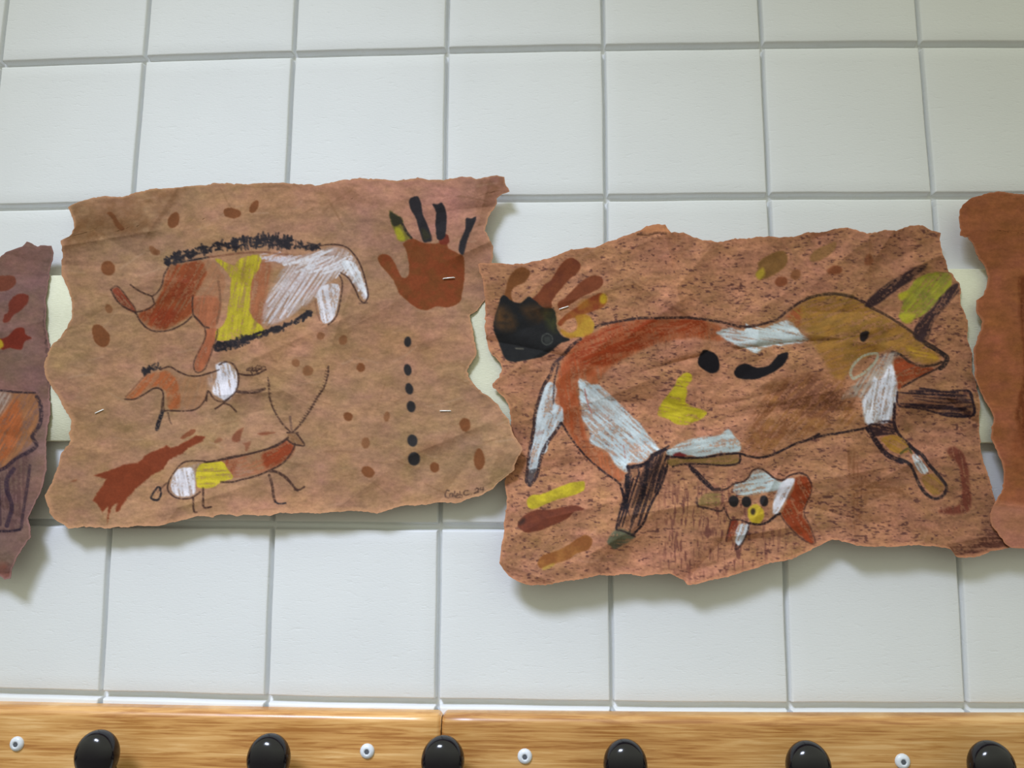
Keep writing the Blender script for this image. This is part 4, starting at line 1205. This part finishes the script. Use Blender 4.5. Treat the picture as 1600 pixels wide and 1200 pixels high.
cr_r = crumple(303, 130, 14, 60, 0.0010, 0.0042, (750, 350, 1560, 900), bias=-0.35)
ST_R = [(883, 481), (1395, 450)]


def h_right(px, py, u, v):
    k = pin(px, py, ST_R, 45)
    h = 0.0195 + k * cr_r(px, py) * 1.15 + 0.0018 * (vnoise(px.shape[0], px.shape[1], 50, 40, 78, 3) - .5) * 2 * k
    h += 0.012 * np.clip((py - 670) / 210, 0, 1) ** 1.2
    h += 0.003 * np.clip((430 - py) / 70, 0, 1)
    h -= 0.0045 * np.clip((px - 1480) / 60, 0, 1)
    h += 0.0075 * np.exp(-((px - 758) ** 2 + (py - 425) ** 2) / 55 ** 2)
    h -= 0.005 * np.exp(-((px - 800) ** 2 + (py - 710) ** 2) / 60 ** 2)
    h += crease(px, py, (1036, 352), (1062, 470), 26, 22, 0.006)
    h += crease(px, py, (1062, 470), (990, 520), 20, 30, 0.004)
    h += crease(px, py, (1120, 375), (1040, 470), 22, 26, 0.005)
    h += crease(px, py, (1200, 420), (1140, 500), 20, 30, 0.004)
    h += crease(px, py, (1322, 700), (1335, 850), 14, 26, 0.005)
    h += crease(px, py, (850, 480), (1000, 440), 18, 28, 0.003)
    h += crease(px, py, (785, 880), (850, 905), 16, 30, 0.004)
    h += crease(px, py, (1240, 560), (1330, 640), 22, 22, 0.003)
    h += 0.003 * np.exp(-np.clip(1 - v, 0, 1) * 35)
    return h


pr = thing('cave_art_paper', tuple(unproj(1150, 620, 0.0185)), 'crumpled pink brown paper with long horned animal in red, white and yellow', 'drawing')
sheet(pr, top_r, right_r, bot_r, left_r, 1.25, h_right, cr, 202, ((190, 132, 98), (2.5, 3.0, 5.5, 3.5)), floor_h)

# =================================================================== PURPLE PAPER at the left edge
cp = Canvas(-190, 370, 100, 920, 31)
h_, w_ = cp.h, cp.w
m1 = vnoise(h_, w_, 90, 80, 23, 4)[..., None]
m2 = vnoise(h_, w_, 20, 10, 24, 4)[..., None]
cp.rgb[:] = np.array([122, 92, 84.0]) * (1 + (m2 - .5) * .16) + (m1 - .5) * np.array([30, 6, 0.0])
cp.rgb = fibre(cp.rgb, 303)
cp.part('paint_spot', 'oval red brown spot', M_PAINT)
cp.fill([(-6, 434), (8, 430), (22, 432), (25, 442), (18, 451), (4, 455), (-8, 452)], (110, 58, 42), .9)
cp.part('paint_spot', 'double red brown spot', M_PAINT)
cp.fill([(15, 472), (28, 459), (44, 461), (42, 475), (30, 486), (20, 492), (14, 503), (5, 504), (6, 494), (14, 487)], (108, 46, 34), .93)
cp.part('paint_spot', 'red blob with a yellow corner', M_PAINT)
cp.fill([(-4, 531), (12, 526), (24, 513), (37, 512), (40, 522), (49, 528), (38, 534), (33, 547), (16, 544), (2, 545)], (112, 42, 30), .95)
cp.fill([(-6, 532), (2, 531), (5, 541), (-5, 545)], (184, 158, 44), .9, soft=2)
cp.part('animal_drawing', 'crayon shape in orange and white under a black line', M_CRAYON)
s8 = Z(0, 600, .2667)
cp.fill([(-120, 625), (-60, 612)] + s8(0, 45, 120, 50, 200, 55, 235, 110, 225, 220, 190, 330, 130, 400, 60, 460, 0, 505) + [(-60, 750), (-120, 720)], (142, 94, 60), .85, 'crayon', -60, cover=.8, soft=4)
cp.fill(s8(40, 130, 110, 100, 130, 250, 90, 360, 20, 450, -60, 480, -30, 250), (154, 84, 48), .85, 'crayon', -65, cover=.8, soft=6)
cp.fill(s8(-60, 60, 60, 55, 40, 130, -10, 190, -80, 200), (150, 140, 138), .7, 'crayon', -60, cover=.7, soft=6)
cp.fill(s8(40, 470, 160, 400, 180, 500, 150, 700, 110, 850, 0, 860, -80, 700, -20, 600), (74, 50, 50), .6, 'crayon', 90, cover=.5, soft=6)
cp.line([(-110, 606)] + s8(0, 38, 90, 48, 205, 52), 2.6, (48, 36, 40), .85)
cp.line(s8(215, 75, 240, 130, 235, 230, 190, 310, 215, 360, 150, 410), 5.5, (52, 40, 46), .8, rough=.5)
cp.line(s8(-40, 520, 30, 490, 90, 440, 150, 405), 4.5, (48, 34, 44), .85)
cp.line(s8(80, 500, 40, 560, 45, 640, 70, 720, 40, 830), 6, (54, 40, 52), .8)
cp.line(s8(175, 480, 160, 600, 140, 720, 125, 840), 4, (56, 42, 50), .7)
cp.line(s8(-40, 862, 60, 862, 118, 852), 3.4, (42, 32, 42), .9)
cp.line(s8(-10, 550, -5, 700, 0, 820), 5, (60, 44, 52), .6)
for k in range(26):
    t = k / 25
    x, y = np.interp(t, [0, .4, 1], [77, 70, 78]), 430 + t * 170
    cp.line([(x, y), (x - 1.5, y + 4)], rr.uniform(1, 3.5), (56, 44, 42), rr.uniform(.2, .7), mark=False)
cp.fill([(-10, 880), (8, 878), (18, 888), (14, 903), (0, 903)], (112, 60, 48), .6, 'wash', soft=4, mark=False)
top_p = [(-180, 424), (-120, 418), (-60, 424), (-20, 410), (0, 401), (8, 395), (20, 389), (35, 384), (41, 378), (50, 381), (58, 385), (70, 383), (80, 384)]
right_p = [(80, 384), (83, 392), (82, 405), (78, 425), (75, 445), (72, 465), (70, 490), (72, 510), (75, 530), (78, 545), (79, 560), (78, 590), (78, 616), (80, 648), (75, 665), (72, 680), (71, 710), (72, 733), (67, 760), (57, 781), (44, 811), (48, 827), (47, 840), (35, 856), (25, 875), (19, 891), (16, 904)]
bot_p = [(-180, 890), (-120, 900), (-60, 892), (-25, 885), (0, 900), (8, 905), (16, 904)]
left_p = [(-180, 424), (-186, 520), (-174, 640), (-184, 760), (-180, 890)]
cr_p = crumple(404, 40, 14, 50, 0.0008, 0.0028, (-180, 380, 90, 900), bias=0.2)


def h_purple(px, py, u, v):
    h = 0.0155 + cr_p(px, py) * 0.7
    h += 0.016 * np.clip((py - 690) / 190, 0, 1)
    h += 0.007 * np.clip((px - 40) / 45, 0, 1) * np.clip((py - 640) / 80, 0, 1)
    h += 0.006 * np.clip((430 - py) / 45, 0, 1)
    h -= 0.002 * np.clip((py - 500) / 40, 0, 1) * np.clip((640 - py) / 40, 0, 1) * np.clip((px - 50) / 20, 0, 1)
    return h


pp = thing('cave_art_paper', tuple(unproj(-50, 640, 0.016)), 'purplish brown paper at the far left with red spots and an outlined animal', 'drawing')
sheet(pp, top_p, right_p, bot_p, left_p, 1.35, h_purple, cp, 203, ((150, 112, 108), (2.5, 2.5, 3.0, 0)), floor_h)

# =================================================================== FAR RIGHT PAPER
cf = Canvas(1490, 290, 1860, 870, 41)
h_, w_ = cf.h, cf.w
yy, xx = np.mgrid[0:h_, 0:w_]
xx = xx + cf.x0
yy = yy + cf.y0
m1 = vnoise(h_, w_, 90, 80, 33, 4)[..., None]
m2 = vnoise(h_, w_, 20, 10, 34, 4)[..., None]
cf.rgb[:] = np.array([144, 87, 58.0]) * (1 + (m2 - .5) * .14) + (m1 - .5) * np.array([20, 14, 10.0])
lo = np.clip((yy - 778 - (xx - 1550) * 0.12) / 14, 0, 1)[..., None]
cf.rgb = cf.rgb * (1 - lo) + (np.array([172, 116, 92.0]) * (1 + (m2 - .5) * .12)) * lo
cf.rgb = fibre(cf.rgb, 304)
cf.part('brown_paint_stripe', 'dark brown upright stroke', M_PAINT)
cf.fill([(1592, 440), (1606, 432), (1640, 440), (1650, 520), (1644, 640), (1652, 720), (1610, 735), (1596, 690), (1588, 640), (1600, 580), (1594, 500)], (112, 56, 30), .8, 'crayon', 90, cover=.8, soft=4, rag=3)
cf.fill([(1580, 700), (1596, 660), (1602, 720), (1588, 740)], (120, 64, 36), .5, 'wash', soft=6)
top_f = [(1514, 312), (1520, 308), (1535, 305), (1550, 302), (1562, 299), (1575, 300), (1585, 303), (1600, 303), (1640, 300), (1700, 306), (1780, 300), (1840, 305)]
left_f = [(1514, 312), (1506, 319), (1501, 326), (1499, 340), (1502, 360), (1501, 368), (1512, 372), (1520, 381), (1528, 400), (1540, 420), (1544, 435), (1541, 450), (1535, 462), (1526, 470), (1527, 488), (1534, 503), (1533, 515), (1528, 530), (1522, 545), (1522, 570), (1524, 590), (1527, 600), (1532, 610), (1540, 625), (1550, 645), (1553, 655), (1550, 670), (1549, 685), (1556, 700), (1565, 720), (1569, 745), (1567, 765), (1560, 778), (1552, 792), (1547, 805), (1547, 816), (1552, 825), (1560, 835), (1570, 848), (1580, 856)]
bot_f = [(1580, 856), (1600, 857), (1640, 852), (1700, 860), (1780, 852), (1840, 856)]
right_f = [(1840, 305), (1846, 420), (1834, 560), (1844, 700), (1840, 856)]
cr_f = crumple(505, 40, 16, 60, 0.0006, 0.0022, (1500, 300, 1840, 860))


def h_far(px, py, u, v):
    h = 0.0235 + cr_f(px, py) * 0.7
    h += 0.010 * np.clip((py - 690) / 120, 0, 1)
    h += 0.008 * np.clip((420 - py) / 60, 0, 1)
    h += crease(px, py, (1548, 786), (1660, 800), 26, 20, 0.004)
    return h


pf = thing('cave_art_paper', tuple(unproj(1670, 580, 0.021)), 'plain reddish brown paper at the far right with a pink lower edge', 'drawing')
sheet(pf, top_f, right_f, bot_f, left_f, 1.35, h_far, cf, 204, ((176, 120, 92), (2.5, 0, 3.0, 2.5)), floor_h)


# ------------------------------------------------------------------ staples
def tube(pts, r, n=8):
    P = np.asarray(pts, float)
    V, Fc = [], []
    for i, p in enumerate(P):
        t = P[min(i + 1, len(P) - 1)] - P[max(i - 1, 0)]
        t = t / np.linalg.norm(t)
        a = np.cross(t, [0.3, 0.2, 0.93])
        a /= np.linalg.norm(a)
        b = np.cross(t, a)
        for k in range(n):
            w = 2 * math.pi * k / n
            V.append(p + r * (math.cos(w) * a + math.sin(w) * b))
    for i in range(len(P) - 1):
        for k in range(n):
            Fc.append((i * n + k, i * n + (k + 1) % n, (i + 1) * n + (k + 1) % n, (i + 1) * n + k))
    return np.array(V), np.array(Fc)


def staple(x, y, L, ang, h, label):
    a = math.radians(ang)
    pa = unproj(x - L / 2 * math.cos(a), y - L / 2 * math.sin(a), h)
    pb = unproj(x + L / 2 * math.cos(a), y + L / 2 * math.sin(a), h)
    back = np.array([0, h - STRIP_H + 0.003, 0])
    V, Fc = tube([pa + back, pa + back * 0.2, pa * 0.93 + pb * 0.07 - [0, .0003, 0], (pa + pb) / 2 - [0, .0004, 0], pb * 0.93 + pa * 0.07 - [0, .0003, 0], pb + back * 0.2, pb + back], 0.00075)
    o = mesh_obj('staple', V, Fc, M_STAPLE, smooth=True)
    tag(o, label, 'staple')


def hat(f, x, y):
    return float(np.max(f(np.full((2, 2), float(x)), np.full((2, 2), float(y)), np.full((2, 2), .5), np.full((2, 2), .5))))


staple(701, 434.5, 18, -6, max(hat(h_left, 701, 434), .0165) + 0.0004, 'thin bright staple across the palm of the rust red handprint')
staple(696, 642, 18, 0, max(hat(h_left, 696, 642), .0165) + 0.0004, 'bright level staple to the right of the column of black dots')
staple(881, 481, 16, -18, max(hat(h_right, 881, 481), .0185) + 0.0005, 'slanted staple between two rust fingers of the black palmed handprint')
staple(155, 643, 15, -25, max(hat(h_left, 155, 643), .0165) + 0.0004, 'slanted staple left of the small crayon horse')

# ------------------------------------------------------------------ coat rails
BD, BH = 0.021, 0.140


def rail_top(px):
    return np.interp(px, [-500, 0, 300, 693, 955, 1200, 1600, 2100], [1082, 1095.5, 1102, 1109, 1111, 1112.5, 1113, 1108])


def rail_board(root, xa, xb, mat, chamfer_left, chamfer_right):
    R = 0.0100
    prof = [(0.0, 0.0), (BD - R, 0.0)]
    for k in range(1, 9):
        t = k / 8 * math.pi / 2
        prof.append((BD - R + R * math.sin(t), -R + R * math.cos(t)))
    for z in np.linspace(-0.02, -BH + R, 7):
        prof.append((BD, z))
    for k in range(1, 7):
        t = k / 6 * math.pi / 2
        prof.append((BD - R + R * math.cos(t), -BH + R - R * math.sin(t)))
    prof += [(0.0, -BH)]
    xs = list(np.linspace(xa, xb, 28))
    if chamfer_left:
        xs = [xa, xa + 1, xa + 2.2, xa + 4.0, xa + 6.5] + xs[1:]
    if chamfer_right:
        xs = xs[:-1] + [xb - 6.5, xb - 4.0, xb - 2.2, xb - 1, xb]
    V = []
    ctr = (0.5 * BD, -BH / 2)
    for x in xs:
        p = unproj(x, rail_top(x), 0.0)
        d = min(x - xa if chamfer_left else 99, xb - x if chamfer_right else 99)
        ins = 0.0045 * max(0.0, 1 - d / 6.5) ** 1.6
        for (dd, zz) in prof:
            e = (dd - ctr[0], zz - ctr[1])
            s1 = max(0.0, 1 - ins / (BD * .5)) if dd > BD * .5 else 1
            s2 = 1 - ins / (BH / 2)
            V.append((p[0], -(ctr[0] + e[0] * s1), p[2] + ctr[1] + e[1] * s2))
    n = len(prof)
    V = np.array(V)
    Fc = []
    for i in range(len(xs) - 1):
        for k in range(n - 1):
            a = i * n + k
            Fc.append((a, a + n, a + n + 1, a + 1))
    # ends
    Fl = [list(f) for f in Fc]
    m = n // 2
    for i in (0, len(xs) - 1):
        for k in range(m - 1):
            Fl.append([i * n + k, i * n + k + 1, i * n + n - 2 - k, i * n + n - 1 - k])
    V = V - np.array(root.location)
    o = mesh_obj('board', V, np.array(Fl), mat, parent=root)
    return o


def lathe(prof, n=40):
    """profile (out, radius) along -Y; the small ball stays round"""
    V, Fc = [], []
    for (o_, r_) in prof:
        for k in range(n):
            w = 2 * math.pi * k / n
            V.append((r_ * math.cos(w), -o_, r_ * math.sin(w)))
    for i in range(len(prof) - 1):
        for k in range(n):
            Fc.append((i * n + k, i * n + (k + 1) % n, (i + 1) * n + (k + 1) % n, (i + 1) * n + k))
    return np.array(V), np.array(Fc)


def head_profile(R, T_, c, n=16, p=2.5):
    """rounded mushroom head centred at depth c: squarer than a ball at the rim"""
    out = []
    for k in range(n + 1):
        t = -math.pi / 2 + math.pi * k / n
        y = c + T_ * math.copysign(abs(math.sin(t)) ** (2 / p), math.sin(t))
        r = R * max(abs(math.cos(t)), 0.0) ** (2 / p)
        out.append((y, max(r, 0.0002)))
    return out


KD = 0.064     # how far the upper knob stands out from the wall


def make_hook(root, px, py):
    """upper knob on a stem and a longer lower prong on one back plate"""
    c = unproj(px, py, KD) - np.array(root.location)
    c[1] = 0.0
    V, Fc = lathe([(0, .0002), (0, .012), (0.0025, .012), (0.004, .0105), (0.005, .0002)], 32)
    V[:, 2] = V[:, 2] * 2.2 - 0.062
    V = V + c + [0, -BD, 0]
    hk = mesh_obj('coat_hook', V, Fc, M_KNOB, parent=root, smooth=True)
    hk['label'] = 'glossy black double coat hook'
    V, Fc = tube([c + [0, -BD - .001, -.052], c + [0, -BD - .012, -.048], c + [0, -KD + .024, -.020], c + [0, -KD + .004, -.002]], 0.0080, 16)
    mesh_obj('stem', V, Fc, M_KNOB, parent=hk, smooth=True)
    V, Fc = lathe(head_profile(0.0232, 0.0165, KD, 20, 2.3))
    V[:, 2] = V[:, 2] * 1.12 - 0.0015
    mesh_obj('knob', V + c, Fc, M_KNOB, parent=hk, smooth=True)
    lz = -0.046
    V, Fc = tube([c + [0, -BD - .001, -.072], c + [0, -BD - .02, -.070], c + [0, -.070, lz - .006], c + [0, -.086, lz]], 0.009, 16)
    mesh_obj('lower_prong', V, Fc, M_KNOB, parent=hk, smooth=True)
    V, Fc = lathe(head_profile(0.0225, 0.016, 0.096, 18, 2.2))
    mesh_obj('prong_tip', V + c + [0, 0, lz], Fc, M_KNOB, parent=hk, smooth=True)


def make_cap(root, px, py, rot):
    c = unproj(px, py, BD + .003) - np.array(root.location)
    c[1] = -BD + 0.0
    V, Fc = lathe([(-.001, .0082), (0.0008, .0082), (0.0026, .0070), (0.0036, .0048), (0.0038, .0034), (0.0030, .0028), (0.0022, .0002)], 28)
    cp_ = mesh_obj('screw_cap', V + c, Fc, M_CAP, parent=root, smooth=True)
    cp_['label'] = 'round white screw cap'
    V, Fc = lathe([(0.0032, .0002), (0.0032, .0029)], 6)
    mesh_obj('screw_socket', V + c, Fc[:, ::-1], M_HOLE, parent=cp_)


rl = thing('coat_rail', tuple(unproj(200, 1100, 0.0)), 'left oak coat rail with broad wavy grain, ending at the seam behind the third knob', 'coat rack', 'oak coat rails along the bottom')
rail_board(rl, -420, 692.2, M_OAK_L, False, True)
for (x, y) in ((-128, 1167), (152, 1177.5), (420, 1183.5), (692, 1187)):
    make_hook(rl, x, y)
for (x, y) in ((24, 1163.5), (573, 1175)):
    make_cap(rl, x, y, 0)
rt = thing('coat_rail', tuple(unproj(1200, 1112, 0.0)), 'right oak coat rail with fine straight grain, starting at the seam behind the third knob', 'coat rack', 'oak coat rails along the bottom')
rail_board(rt, 693.6, 2020, M_OAK_R, True, False)
for (x, y) in ((977, 1193), (1263, 1196), (1549, 1196), (1838, 1190)):
    make_hook(rt, x, y)
for (x, y) in ((820, 1183), (1412, 1191)):
    make_cap(rt, x, y, 0)
